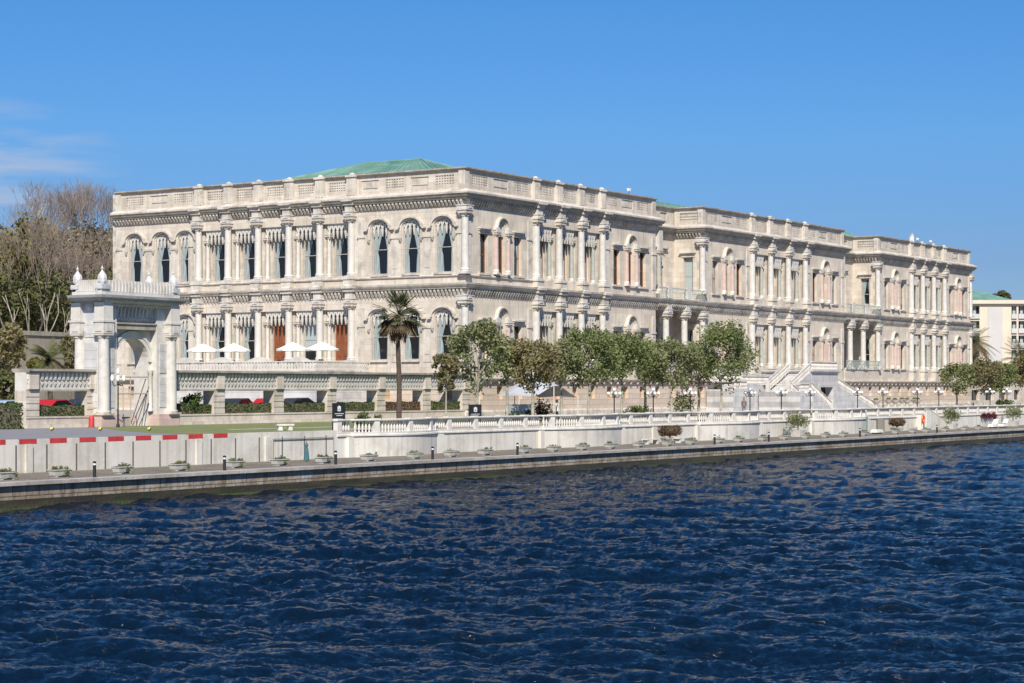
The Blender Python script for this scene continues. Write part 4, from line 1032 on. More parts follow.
ot2 = [(xc-(hw+.5)*math.cos(math.pi*i/n), zs+(hw+.5)*math.sin(math.pi*i/n)) for i in range(n+1)]
mb.prism(inn+ot[::-1], .72, .85); mb.prism(ot+ot2[::-1], .66, .85); gp(mb, 'archivolt', M['marble'])
for x in (xc-hw-.12, xc+hw+.12):
    b = MB().lathe([(.2,0),(.2,.15),(.15,.25),(.14,2.7),(.2,2.82),(.22,3.0)], n=10); link('colonnette', b.mesh('colonnette', M['marble'], True), gt, (x,.68,Zg(4.1)))
P4 = [(-.1,gd+.1),(-.1,-.1),(gw+.1,-.1),(gw+.1,gd+.1),(-.1,gd+.1)]
mb = MB(); mb.sweep([(-.2,Zg(11.95)),(.25,Zg(11.95)),(.40,Zg(12.11)),(.58,Zg(12.19)),(.62,Zg(12.37)),(-.2,Zg(12.37))], P4); mb.box(0,gw,0,gd,Zg(11.95),Zg(12.35)); mb.box(-.06,gw+.06,-.06,gd+.06,Zg(11.77),Zg(11.95)); gp(mb, 'cornice', M['slate'])
mb = MB(); teeth(mb, -.05, gw+.05, -.07, Zg(12.03), Zg(11.59), .24, .16, .26, .42); gp(mb, 'dentils', M['marble'])
mb = MB(); mb.sweep([(-.3,Zg(12.37)),(.12,Zg(12.37)),(.12,Zg(12.62)),(-.3,Zg(12.62))], P4); mb.sweep([(-.22,Zg(12.62)),(.0,Zg(12.62)),(.0,Zg(13.28)),(-.22,Zg(13.28))], P4)
for i in range(22):
    x = .35+i*(gw-.7)/21
    for y in (-.16, gd+.02): mb.box(x-.07,x+.07,y,y+.14,Zg(12.65),Zg(13.45))
for i in range(10):
    y = .35+i*(gd-.7)/9
    for x in (-.16, gw+.02): mb.box(x,x+.14,y-.07,y+.07,Zg(12.65),Zg(13.45))
gp(mb, 'parapet', M['marble'])
fin = MB(); fin.box(-.42,.42,-.42,.42,0,.35).lathe([(.28,.35),(.40,.55),(.42,.85),(.38,1.05),(.2,1.28),(.07,1.45),(.05,1.5),(.11,1.57),(.10,1.66),(.03,1.76),(.01,1.9)], n=8)
for cx in (.15,gw-.15):
    for cy in (.1,gd-.1): fo = link('finial', fin.mesh('finial', M['paleblue']) if not bpy.data.meshes.get('finial') else bpy.data.meshes['finial'], gt, (cx,cy,Zg(12.8))); fo.scale = (.84,.84,.9)
# iron gate leaf left open in the archway, and barrier rails
ig = thing('iron_railing_gate', 'thin grey metal rails and slanting bars standing in the archway', 'metal gate', (gu+3.45, gv+.2, GZ))
mb = MB()
for z in (2.95, 1.75): mb.tube((-1.6,0,z+.6),(1.4,0,z+.6),.05,.05,5)
for x in (-1.6,-1.1,-.35): mb.tube((x,0,0),(x,0,3.6),.04,.04,5)
mb.build('frame', M['frame'], ig)
mb = MB(); mb.tube((-.3,.1,0),(1.3,.1,3.4),.04,.04,5).tube((.3,.1,0),(1.45,.1,2.5),.04,.04,5)
mb.build('slanting_bar', M['joint'], ig)

# hedges in the openings
hs = [(xa+1.2,101.0)]+[(a+.62,b-.62) for a,b in zip([109.9]+piers[:-1], piers)]
hl = ['green clipped hedge filling the lone opening left of the gate','dark green hedge in the first opening right of the gate','green hedge in the second opening right of the gate','green hedge in the third opening right of the gate, beside the black sign',
 'green hedge in the fourth opening, right of the nearer black sign','bronze and green hedge behind the tall palm trunk','hedge in the last opening next to the palace corner']
for i,(a,b) in enumerate(hs):
    boxhedge(hl[i], a, b, AV+.25, AV+1.0, 3.82, 4.55, 'hedge' if i not in (5,6) else ('hedge_red' if i == 5 else 'hedge'), 2600, 40+i, 'hedges in the garden arcade')
boxhedge('low green hedge outside the far left end of the screen wall', at_v(-40,99.5), at_v(20,99.5), 99.2, 100.4, GZ, 4.75, 'hedge', 3600, 50, None)
shrub('shrub', 'round dark shrub in the opening just right of the gate', 'shrub', at_v(192,AV+.4), AV+.6, 3.8, .9, .5, 1.9, 'hedge', 900, .1, 61)

# ------------------------------------------------------------------ terrace with umbrellas, west of the palace
TX0, TX1, TY0, TY1, TZ = 140.8, U0-.1, 112.2, 134.5, 7.3
te = thing('dining_terrace', 'raised marble terrace with pierced balustrade in front of the west facade', 'terrace', (TX0, TY0, GZ))
part(MB().box(TX0,TX1,TY0,TY1,GZ-.1,TZ), 'retaining_wall', M['greymarble'], te)
part(MB().box(TX0-.12,TX1,TY0-.12,TY1,TZ,TZ+.14), 'floor', M['trim'], te)
mb = MB(); mb.box(TX0-.05,TX0+.1,TY0,TY1,TZ+.14,TZ+.26)
mb.box(TX0-.08,TX0+.13,TY0,TY1,TZ+.86,TZ+.96); mb.box(TX0,TX1,TY0-.05,TY0+.1,TZ+.86,TZ+.96).box(TX0,TX1,TY0-.05,TY0+.1,TZ+.14,TZ+.26)
k = int((TY1-TY0)/.36)
for i in range(k):
    y = TY0+.18+i*.36; mb.prismx([(y-.10,TZ+.26),(y-.16,TZ+.56),(y-.06,TZ+.86),(y+.06,TZ+.86),(y+.16,TZ+.56),(y+.10,TZ+.26)], TX0-.02, TX0+.07)
for i in range(22):
    x = TX0+.18+i*.36; mb.prism([(x-.10,TZ+.26),(x-.16,TZ+.56),(x-.06,TZ+.86),(x+.06,TZ+.86),(x+.16,TZ+.56),(x+.10,TZ+.26)], TY0-.02, TY0+.07)
part(mb, 'balustrade', M['marble'], te)
for y in np.linspace(TY0+2, TY1-2, 5):
    pts = [(y-1.5+3.0*i/12, TZ+.96+.42*math.sin(math.pi*i/12)) for i in range(13)]
    mb = MB(); mb.prismx(pts, TX0-.04, TX0+.1); part(mb, 'crest', M['marble'], te)
ts = thing('garden_stair', 'white stair with slatted balustrade seen through the arcade opening right of the gate', 'stairs', (at_v(188,110), 110, GZ))
mb = MB()
for i in range(13): mb.box(-.1+i*.36,.26+i*.36+.0,0,3,-.1,(i+1)*.2)
mb.build('steps', M['greymarble'], ts)
mb = MB()
for i in range(23): x = i*.2; mb.box(x-.04,x+.04,-.12,-.02,x*.5*1.1,x*.5*1.1+1.0)
mb.prism([(-.1,.95),(4.6,3.53),(4.6,3.68),(-.1,1.1)], -.14, 0); mb.build('balustrade', M['whitestone'], ts)

um0 = None
def umbrella(label, x, y, z, first):
    global um0
    if first:
        t = thing('parasol', label, 'umbrella', (x,y,z), 0, 'white parasols on the dining terrace')
        mb = MB(); n = 8; r = 1.55; vs = [(0,0,2.62)]
        for rr, zz in ((.55,2.40),(1.05,2.16),(r,1.96)):
            for i in range(16):
                t_ = 2*math.pi*i/16; k = rr*(1 if i%2 == 0 else .95); vs.append((k*math.cos(t_), k*math.sin(t_), zz-(0 if i%2 == 0 else .03)))
        fs = [(0,1+i,1+(i+1)%16) for i in range(16)]
        for j in range(2): fs += [(1+j*16+i,1+(j+1)*16+i,1+(j+1)*16+(i+1)%16,1+j*16+(i+1)%16) for i in range(16)]
        m0 = len(vs)
        for i in range(16): a_ = vs[33+i]; vs.append((a_[0],a_[1],a_[2]-.16))
        fs += [(33+i,m0+i,m0+(i+1)%16,33+(i+1)%16) for i in range(16)]
        mb.add(vs, fs); mb.build('canopy', M['whitecloth'], t)
        MB().tube((0,0,0),(0,0,2.7),.035,.035,8).build('pole', M['frame'], t)
        MB().lathe([(.35,0),(.35,.08),(.08,.12)], n=12).build('base', M['joint'], t)
        mb = MB()
        for i in range(8): t_ = 2*math.pi*i/8; mb.tube((0,0,2.1),(1.0*math.cos(t_),1.0*math.sin(t_),2.14),.012,.012,4)
        mb.build('ribs', M['frame'], t); um0 = t; return t
    t = copy_tree(um0); t.location = (x,y,z); t['label'] = label; return t
for i,(px,lb) in enumerate(((203,'white parasol at the left end of the terrace, nearest the gate'),(234,'white parasol second from the gate on the terrace'),(293,'white parasol left of the pair before the red door'),(322,'white parasol nearest the red door on the right of the terrace'))):
    u = 143.2; xn = gx(px); v = u*(FY-FX*xn)/(FX+FY*xn)
    umbrella(lb, u, v, TZ+.14, i == 0)
    tb = thing('dining_table', 'small round table under the '+['leftmost','second','third','rightmost'][i]+' parasol on the terrace', 'table', (u+.1, v-.0+.7, TZ+.14), 0, 'tables on the dining terrace')
    MB().lathe([(.5,.72),(.5,.76)], n=14).build('table_top', M['whitecloth'], tb); MB().lathe([(.25,0),(.25,.03),(.04,.06),(.04,.72)], n=8).build('leg', M['black'], tb)
    for s in (-1,1):
        ch = thing('terrace_chair', ('left' if s > 0 else 'right')+' chair of the table under the '+['leftmost','second','third','rightmost'][i]+' terrace parasol', 'chair', (u-.3, v+.7+s*1.0, TZ+.14), R(90)*(-s), 'chairs on the dining terrace')
        MB().box(-.25,.25,-.25,.25,.42,.5).build('seat', M['bark'], ch); MB().box(-.25,.25,.2,.26,.5,1.0).build('backrest', M['bark'], ch)
        for a_ in (-.22,.22):
            for b_ in (-.22,.22): MB().tube((a_,b_,0),(a_,b_,.42),.025,.025,5).build('leg', M['bark'], ch)

# ------------------------------------------------------------------ grand stair and water portal of the middle block
pv = 94.6; pu = at_v(812, pv)
po = thing('water_portal', 'pale grey marble portal block with a doorway in front of the middle block', 'portal', (pu, pv, GZ))
pw = at_v(838,pv)-pu; pda, pdb = at_v(820,pv)-pu, at_v(832.5,pv)-pu
mb = MB(); wall(mb, 0, pw, 0, 4.75, [(pda,pdb,0,2.85,0)], 0, 1.0); mb.box(0,1.0,1.002,6.4,0,4.75).box(pw-1,pw,1.002,6.4,0,4.75); mb.box(1.0,pw-1,1.002,6.4,4.0,4.75); mb.build('wall', M['greymarble'], po)
MB().box(pda,pdb,.9,.95,0,2.85).build('door', M['glass'], po)
mb = MB(); mb.box(pda-.3,pda,-.1,0,0,3.15).box(pdb,pdb+.3,-.1,0,0,3.15).box(pda,pdb,-.1,0,2.85,3.15); mb.build('door_frame', M['greymarble'], po)
mb = MB(); mb.sweep([(-.3,4.5),(.1,4.5),(.28,4.68),(.28,4.86),(-.3,4.86)], [(0,6.3),(0,0),(pw,0),(pw,6.3)]); mb.build('cornice', M['greymarble'], po)
def balrow(mb, x0, x1, y, z, st=.3, h=.85):
    mb.box(x0,x1,y-.1,y+.1,z,z+.12).box(x0,x1,y-.13,y+.13,z+h,z+h+.14)
    k = max(1,int((x1-x0)/st))
    for i in range(k): x = x0+(x1-x0)*(i+.5)/k; mb.lathe([(.09,z+.12),(.05,z+.3),(.11,z+.5),(.05,z+h)], x, y, 5)
mb = MB(); balrow(mb, 0, pw, .1, 4.87); mb.build('balustrade', M['marble'], po)
def flight(label, x0, dirn, y0, y1, nst, run, rise, z0=0, zt=None, cat='stairs'):
    """descends from z0 at x0 in direction dirn"""
    t = thing('marble_stair', label, cat, (x0, y0, GZ))
    mb = MB()
    for i in range(nst):
        a, b = sorted((dirn*i*run, dirn*(i+1)*run)); mb.box(a,b,0,y1-y0,0,max(.1,z0-(i+1)*rise))
    mb.build('steps', M['greymarble'], t)
    e = dirn*nst*run; ze = z0-nst*rise
    for nm, yy in (('side_wall',-.32),):
        mb = MB(); poly = [(0,0),(0,z0+.15),(e,ze+.15),(e,0)]
        if dirn < 0: poly = poly[::-1]
        mb.prism(poly, yy, -.004); mb.build(nm, M['greymarble'], t)
    mb = MB()
    for yy in (-.16, y1-y0):
        n_ = int(abs(e)/.34)
        for i in range(n_):
            x = e*(i+.5)/n_; z = z0+.15+(ze-z0)*(i+.5)/n_; mb.lathe([(.09,z),(.05,z+.2),(.11,z+.45),(.06,z+.8)], x, yy, 5)
        poly = [(0,z0+.98),(0,z0+1.08),(e,ze+1.08),(e,ze+.98)]
        if dirn < 0: poly = poly[::-1]
        mb.prism(poly, yy-.08, yy+.08); 
        mb.box(min(e,e+dirn*.4),max(e,e+dirn*.4),yy-.2,yy+.2,0,max(1.2,ze+1.3))
    mb.build('balustrade', M['marble'], t)
    return t
flight('grey marble stair descending to the left from the top of the water portal', pu-.01, -1, 95.0, 97.4, 13, .43, .17, 4.55)
ld = thing('stair_landing', 'square marble landing where the two left flights of the portal stair meet', 'landing', (pu-.02-13*.43-2.6, 92.3, GZ))
MB().box(0,2.6,0,5.1,0,2.33).build('block', M['greymarble'], ld)
mb = MB(); balrow(mb, 0, 2.6, .15, 2.33); mb.box(0,.22,.03,5.0,3.1,3.2); mb.build('balustrade', M['marble'], ld)
flight('lower grey marble flight descending right towards the portal doorway', pu-.02-13*.43+.01, 1, 92.3, 94.7, 13, .42, .17, 2.33)
flight('grey marble stair descending to the right of the water portal', pu+pw+.01, 1, 95.0, 97.4, 17, .66, .17, 2.95)
lt = thing('stair_terrace', 'stepped marble terrace block between the trees and the grand stair', 'terrace', (U0+47, 97.6, GZ))
mb = MB(); mb.box(0,16.0,0,3.3,0,2.6).box(3.5,16,.6,3.3,2.602,3.2); mb.build('wall', M['greymarble'], lt)
mb = MB(); balrow(mb, 0, 3.6, .12, 2.6); balrow(mb, 3.6, 16, .72, 3.2); balrow(mb, 0, 16, 3.0, 3.4); mb.build('balustrade', M['marble'], lt)
mb = MB(); mb.prism([(12.5,4.9),(8.6,3.4),(8.6,3.15),(12.5,4.65)][::-1], .3, .45); mb.build('sloping_rail', M['greymarble'], lt)

# ------------------------------------------------------------------ riverside trees
VT = 86.0
def rt(x, top, bot, wpx, leaf, label, v=VT, n=2600, size=.13, name='plane_tree', bark='palebark', seed=None, tr=None, gaps=.33):
    u = at_v(x, v); D = depth(u, v); pm_ = F/D
    h = z_at(top, D)-GZ; zc = z_at(bot, D)-GZ; cr = wpx/2/pm_*(1.24 if 525 < x < 740 else 1.1)
    return tree(label, 'tree', u, v, GZ, h, cr, max(.8,zc), leaf, int(n*1.7), size, seed or int(x), bark, 'small trees along the promenade', tr or .13, name)
rt(446,348,398,27,'leaf_brown','slim yellow-brown young tree, leftmost of the promenade trees beside the palm', n=1300, size=.12, tr=.07, v=84)
rt(477,317,398,54,'leaf_plane','tall loose-crowned green tree standing in front of the palace corner', v=87, n=2900)
rt(507,336,388,38,'leaf_plane','narrow green tree just right of the palace corner', v=88, n=2100)
rt(533,339,393,46,'leaf_brown','brownish round tree in front of the white canopy', v=86, n=2800)
rt(561,343,390,40,'leaf_plane','small olive tree between the brownish tree and the big crown', v=87, n=2300)
rt(589,330,391,56,'leaf_green','broad dark green tree above the left lamp post', v=86.5, n=3900)
rt(622,334,388,54,'leaf_green','round green tree directly above the left-hand lamp post', v=88, n=3600)
rt(645,340,386,44,'leaf_plane','slender green tree between the first two lamp posts', v=89, n=2500)
rt(671,343,390,52,'leaf_plane','dull green tree in front of the first portico', v=86, n=3300)
rt(699,347,388,38,'leaf_olive','olive tree hiding the right column of the portico', v=89, n=2200)
rt(721,322,391,62,'leaf_green','tallest bright green tree at the right end of the row, before the marble stair', v=86, n=4300)
rt(957,364,396,34,'leaf_plane','yellow-green tree beside the right end of the palace', v=92, n=2300, size=.17)
rt(984,360,392,34,'leaf_olive','small olive tree beside the low pavilion', v=94, n=2300, size=.17)
rt(1000,364,392,34,'leaf_green','broad tree before the right part of the low pavilion', v=96, n=2600, size=.18)
rt(1034,352,394,40,'leaf_brown','brown-green tree cut by the right edge of the picture', v=93, n=2400, size=.18)
shrub('shrub', 'little green shrub under the dull green tree by the lamp posts', 'shrub', at_v(683,85.5), 85.5, GZ, .9,.9,2.6, 'leaf_plane', 700, .12, 77)

def palm(label, x, y, z, h, fr, n, seed, skirt=False, r=.17, fan=False, group=None, name='palm_tree'):
    rng = random.Random(seed); t = thing(name, label, 'palm tree', (x,y,z), 0, group)
    mb = MB(); p = Vector((0,0,-.1)); k = 8
    for i in range(k):
        q = Vector((.10*math.sin(i*.8), .06*math.sin(i*.5), h*(i+1)/k)); mb.tube(p,q,r*(1-.25*i/k)*(1.06 if i%2 else .98),r*(1-.25*(i+1)/k),8,False); p = q
    mb.build('trunk', M['palmbark'], t, True)
    def fronds(nm, m, cnt, e0, e1, ln, droop):
        mb = MB()
        for i in range(cnt):
            a = rng.uniform(0,2*math.pi); e = rng.uniform(e0,e1); l = ln*rng.uniform(.75,1.1)
            hx, hy = math.cos(a), math.sin(a); px_, pz = 0., 0.; pts = []; sgm = 7; ee = e
            for j in range(sgm+1):
                pts.append(Vector((p.x+hx*px_, p.y+hy*px_, p.z+pz))); px_ += math.cos(ee)*l/sgm; pz += math.sin(ee)*l/sgm; ee -= droop/sgm
            side = Vector((-hy,hx,0))
            for j in range(sgm): mb.tube(pts[j], pts[j+1], .022, .015, 3, False)
            if fan:                       # fan palm: stalk with a burst of narrow blades at its end
                c = pts[4]; d = (pts[5]-pts[4]).normalized()
                for b in range(16):
                    an = R(-105+210*b/15); v = (d*math.cos(an)+side*math.sin(an)+Vector((0,0,-.28*abs(math.sin(an)))))*l*.46; wv = d.cross(side)*.0+side*.0
                    nrm = v.cross(Vector((0,0,1))).normalized()*.045 if v.cross(Vector((0,0,1))).length > .01 else side*.045
                    mb.add([tuple(c), tuple(c+v*.5+nrm), tuple(c+v), tuple(c+v*.5-nrm)], [(0,1,2,3)])
            else:
                for j in range(1, sgm*4):
                    tt = j/(sgm*4)*sgm; a0 = int(tt); c = pts[a0].lerp(pts[min(a0+1,sgm)], tt-a0); d = (pts[min(a0+1,sgm)]-pts[a0]).normalized()
                    ll = l*.26*math.sin(math.pi*min(1,.12+j/(sgm*4)*.9))**.6
                    for s in (-1,1):
                        v = (side*s*.85+d*.55+Vector((0,0,-.35))).normalized()*ll; q = d*.035
                        mb.add([tuple(c-q), tuple(c+q), tuple(c+v*1.0)], [(0,1,2)])
        mb.build(nm, M[m], t)
    fronds('fronds', 'palmleaf', n, -.35, 1.35, fr, .9 if not fan else .35)
    if skirt: fronds('dry_fronds', 'deadpalm', int(n*1.1), -1.5, -.1, fr*1.0, .9)
    return t
u = at_v(399, 83.5); D = depth(u, 83.5)
palm('tall slim fan palm with a shaggy brown skirt in front of the west facade', u, 83.5, GZ, z_at(315,D)-GZ, 2.0, 44, 5, True, .2, True)
u = at_v(974, 112); D = depth(u,112); palm('tall feathery palm just beyond the east end of the palace', u, 112, GZ, z_at(343,D)-GZ, 4.6, 40, 8, True, .3)
u = at_v(1022, 104); D = depth(u,104); palm('date palm with arching fronds at the right edge before the hotel', u, 104, GZ, z_at(360,D)-GZ, 4.8, 46, 9, True, .3)
palm('slim palm partly hidden behind the feathery palm', at_v(968,118), 118, GZ, 11.5, 3.0, 20, 10, True, .25)
u, v = at_D(50, 158); palm('short palm with drooping fronds behind the left screen wall', u, v, GZ, 5.0, 2.2, 26, 12, True, .22)

# ------------------------------------------------------------------ lamps, bollards, planters, signs
lp0 = None
def lamp(label, x, y, z=GZ, h=2.55, group='street lamps along the promenade'):
    global lp0
    if lp0 is None:
        t = thing('street_lamp', label, 'street lamp', (x,y,z), 0, group)
        MB().lathe([(.16,0),(.16,.12),(.09,.2),(.075,.6),(.055,.7),(.05,2.1),(.09,2.15),(.03,2.35),(.03,2.5)], n=10).build('pole', M['black'], t, True)
        mb = MB()
        for i in range(4):
            a = R(45+90*i); c, s = math.cos(a), math.sin(a); mb.tube((0,0,2.0),(c*.35,s*.35,1.93),.03,.025,5).tube((c*.35,s*.35,1.93),(c*.5,s*.5,2.15),.03,.04,5)
        mb.build('arms', M['black'], t)
        gm = MB().blob((0,0,0), .15, 12, 8).mesh('globe', M['globe'], True)
        for i in range(4): a = R(45+90*i); link('globe', gm, t, (.5*math.cos(a),.5*math.sin(a),2.28))
        link('globe', gm, t, (0,0,2.6)); lp0 = t; return t
    t = copy_tree(lp0); t.location = (x,y,z); t['label'] = label
    if group is None and 'group' in t: del t['group']
    return t
lx = [614.2,653.3,690.4,750,781.4,810.3,857.6,883,917.4,938.8,990,1007]
ll = ['beneath the round green tree','behind the balustrade left of the dark oval topiary','at the left side of the tallest bright green tree','left of the grand marble stair','in front of the left flight of the marble stair','just left of the portal doorway','in front of the right flight of the marble stair',
 'right of the marble stair among the urn planters','above the orange life ring','above the foot of the quay steps','before a dark opening of the low pavilion','at the right edge of the picture']
for i,(x,s_) in enumerate(zip(lx,ll)):
    v = 84.5; u = at_v(x, v); lamp('black lamp post with white globes '+s_, u, v)
gl = lamp('black lamp post with globes standing in front of the gate arch', at_v(118,98), 98, GZ+.0, group=None); gl.scale = (.8,.8,1.5)
bl0 = None
for i, x in enumerate([94.5,224.5,335.7,432.6,517.5,714.6,768.8,860,937]):
    v = 71.7; u = at_v(x, v)
    lab = 'black bollard light on the quay edge, '+ORD[i]+' from the left'
    if bl0 is None:
        t = thing('bollard_light', lab, 'bollard light', (u,v,1.304), 0, 'bollard lights along the quay')
        MB().lathe([(.085,0),(.085,.62)], n=10).build('post', M['black'], t, True); MB().lathe([(.07,.62),(.07,.72)], n=10).build('lens', M['globe'], t, True); MB().lathe([(.095,.72),(.095,.78),(.03,.82)], n=10).build('cap', M['black'], t, True); bl0 = t
    else: t = copy_tree(bl0); t.location = (u,v,1.304); t['label'] = lab
px_ = [5,60,122.6,179.5,235,280,323.8,369,415,451.5,485,524.5,553.8,582.7,611,638.8,667.8,691,719,739,762.7,784.5,806,825.5,843.5,864,896,913,926.5,945,964.6,978.7]
v = 73.6
proto = {}
for i, x in enumerate(px_):
    u = at_v(x, v+(.0)); k = i % 4
    kind = 'trailing green plants' if i < 7 else ('low tufts' if i % 3 else 'a nearly bare top')
    lab = 'low white stone planter with %s on the quay, %s from the left' % (kind, ORD[i])
    t = thing('planter', lab, 'planter', (u,v,1.302), R(random.Random(i).uniform(-3,3)), 'white planters along the quay')
    if 'm' not in proto:
        mb = MB(); mb.frus(0,0,.08,.34,.50,.22,.58,.28).box(-.61,.61,-.31,.31,.34,.38).box(-.45,-.3,-.2,.2,0,.08).box(.3,.45,-.2,.2,0,.08); proto['m'] = mb.mesh('tub', M['tub'])
        proto['s'] = MB().box(-.52,.52,-.23,.23,.38,.40).mesh('soil', M['soil'])
    link('tub', proto['m'], t); link('soil', proto['s'], t)
    nl = 260 if i < 7 else (130 if i % 3 else 40)
    nr = np.random.default_rng(i); rg = random.Random(i)
    cl = [(rg.uniform(-.5,.5), rg.uniform(-.2,.1) , .43+rg.uniform(-.05,.05), rg.uniform(.06,.14)) for _ in range(7)]
    if i < 7: cl += [(rg.uniform(-.1,.5), -.32, .28, .10), (rg.uniform(.1,.5), -.34, .16, .08)]
    leaves('plant', cl, nl, .05, M['leaf_green' if i % 2 else 'leaf_plane'], t, nr, .8)
# oval topiaries and potted bushes against the wall
for i,(x,lb) in enumerate(((670,'dark brown oval clipped bush in a white tub under the balustrade, left one'),(897,'dark brown oval clipped bush in a white tub near the life ring'))):
    v = 77.3; u = at_v(x,v); D = depth(u,v); t = thing('topiary', lb, 'topiary', (u,v,1.302), 0, 'oval clipped bushes')
    mb = MB(); mb.frus(0,0,0,.42,.75,.3,.95,.4); mb.build('tub', M['whitestone'], t)
    nr = np.random.default_rng(i+90); cl = [(1.25*math.cos(a)*f, .0, .98, .46) for f in (0,.35,.7,1) for a in (0,math.pi)]
    leaves('foliage', cl, 3800, .06, M['hedge_red'], t, nr, .8); MB().tube((0,0,.3),(0,0,.9),.09,.07,6).build('stem', M['bark'], t)
    MB().blob((0,0,.98), .36, 12, 8, 0, random, (3.7,1,.9)).build('twig_core', M['bark'], t)
for i,(x,lb) in enumerate(((798,'bushy green plant in a square white pot below the portal'),(951,'green bush in a white pot right of the quay steps'),(1013,'green bush in a white pot at the right edge of the quay'))):
    v = 76.9; u = at_v(x,v); t = thing('potted_bush', lb, 'potted plant', (u,v,1.302), 0, 'bushes in white pots on the quay')
    MB().frus(0,0,0,.62,.55,.45,.75,.55).build('pot', M['whitestone'], t); MB().tube((0,0,.5),(0,0,1.3),.06,.04,6).build('stem', M['bark'], t)
    shrub('foliage', None, None, 0,0,.7,1.15,.9,1.75,'leaf_plane',1100,.085,i+200,parent=t)
# black hotel signs with a white emblem and two small lines
for i,(x,lb) in enumerate(((338.7,'black square sign with white emblem at the left end of the balustrade'),(475,'black square sign with white emblem below the tree at the palace corner'))):
    v = WV+.9; u = at_v(x,v); D = depth(u,v); hwid = 6.1/ (F*(FY-FX*gx(x))/D) ; zt = z_at(403 if i == 0 else 404.5, D)
    t = thing('sign_board', lb, 'sign', (u,v,GZ), 0, 'black signs behind the balustrade')
    MB().box(-hwid,hwid,-.04,.04,.0,zt-GZ).build('board', M['black'], t)
    e = MB(); h0 = zt-GZ; s = hwid
    e.box(-s*.26,-s*.1,-.052,-.04,h0-.52,h0-.22).box(s*.1,s*.26,-.052,-.04,h0-.52,h0-.22).box(-s*.1,s*.1,-.052,-.04,h0-.54,h0-.46).box(-s*.1,s*.1,-.052,-.04,h0-.38,h0-.17)
    e.build('emblem', M['whitecloth'], t)
    e = MB(); rg = random.Random(i)
    for row, (a, b, zz) in enumerate(((-.7,.7,h0-.72),(-.42,.42,h0-.84))):
        xx = a*s
        while xx < b*s: wl = s*rg.uniform(.05,.11); e.box(xx,xx+wl,-.046,-.04,zz,zz+.05); xx += wl+s*.05
    e.build('lettering', M['globe'], t)
# red hydrant cover and small yellow ground lights on the lawn
v = 99.4; u = at_v(91.5,v); t = thing('hydrant_box', 'bright red round-topped hydrant post beside the gate plinth', 'hydrant', (u,v,GZ))
MB().lathe([(.20,0),(.20,.62),(.17,.75),(.08,.84)], n=12).build('body', M['redpaint'], t, True); MB().lathe([(.24,0),(.24,.06)], n=12).build('foot', M['joint'], t)
for i, (x, y_) in enumerate(((51.5,429.5),(100,429.5),(149,429.5))):
    D = (CZ-GZ)*F/(431-388); u, v = at_D(x, D)
    t = thing('marker_light', 'small yellow and black tilted marker on the lawn edge, '+['left','middle','right'][i]+' of three', 'ground marker', (u,v,GZ+.01), R(30), 'yellow markers on the lawn')
    o = MB().box(-.10,.10,-.08,.08,.08,.19).box(.13,.27,-.08,.08,.15,.27).build('head', M['yellow'], t); o.rotation_euler = (0,R(18),0)
    MB().tube((0,0,0),(0,0,.14),.04,.04,6).box(-.06,.14,-.095,-.082,.08,.2).build('stake', M['black'], t)
D = 128; u, v = at_D(285, D); t = thing('stone_bench', 'white stone bench on the lawn near the end of the balustrade', 'bench', (u,v,GZ+.01), R(-32)); t.scale = (.68,.7,.8)
MB().box(-.85,.85,-.25,.25,.38,.52).build('seat', M['whitestone'], t); MB().frus(-.5,0,0,.38,.22,.2,.16,.16).build('leg', M['whitestone'], t); MB().frus(.5,0,0,.38,.22,.2,.16,.16).build('leg', M['whitestone'], t)
# folded teal parasol
v = 76.6; u = at_v(306.5,v); t = thing('folded_parasol', 'closed teal parasol leaning on the white river wall', 'umbrella', (u,v,1.302)); t.scale = (.8,.8,.72)
MB().lathe([(.22,.1),(.20,.5),(.12,1.1),(.08,1.25),(.16,1.32),(.12,1.45),(.03,1.6)], n=10).build('canopy', M['teal'], t, True); MB().tube((0,0,0),(0,0,1.7),.03,.03,6).build('pole', M['joint'], t)
# life ring
v = WV-1.45; u = at_v(922.5,v); t = thing('life_ring', 'orange life ring on a post by the quay steps', 'life ring', (u,v,1.302))
mb = MB(); n = 20; m_ = 8
vs = []; fs = []
for i in range(n):
    a = 2*math.pi*i/n
    for j in range(m_): b = 2*math.pi*j/m_; rr = .31+.10*math.cos(b); vs.append((rr*math.cos(a), .10*math.sin(b)-.08, 1.2+rr*1.2*math.sin(a)))
for i in range(n):
    for j in range(m_): fs.append((i*m_+j, ((i+1)%n)*m_+j, ((i+1)%n)*m_+(j+1)%m_, i*m_+(j+1)%m_))
mb.add(vs, fs); mb.build('ring', M['orange'], t, True); MB().tube((0,.08,0),(0,.08,1.8),.04,.04,6).build('post', M['whitestone'], t)
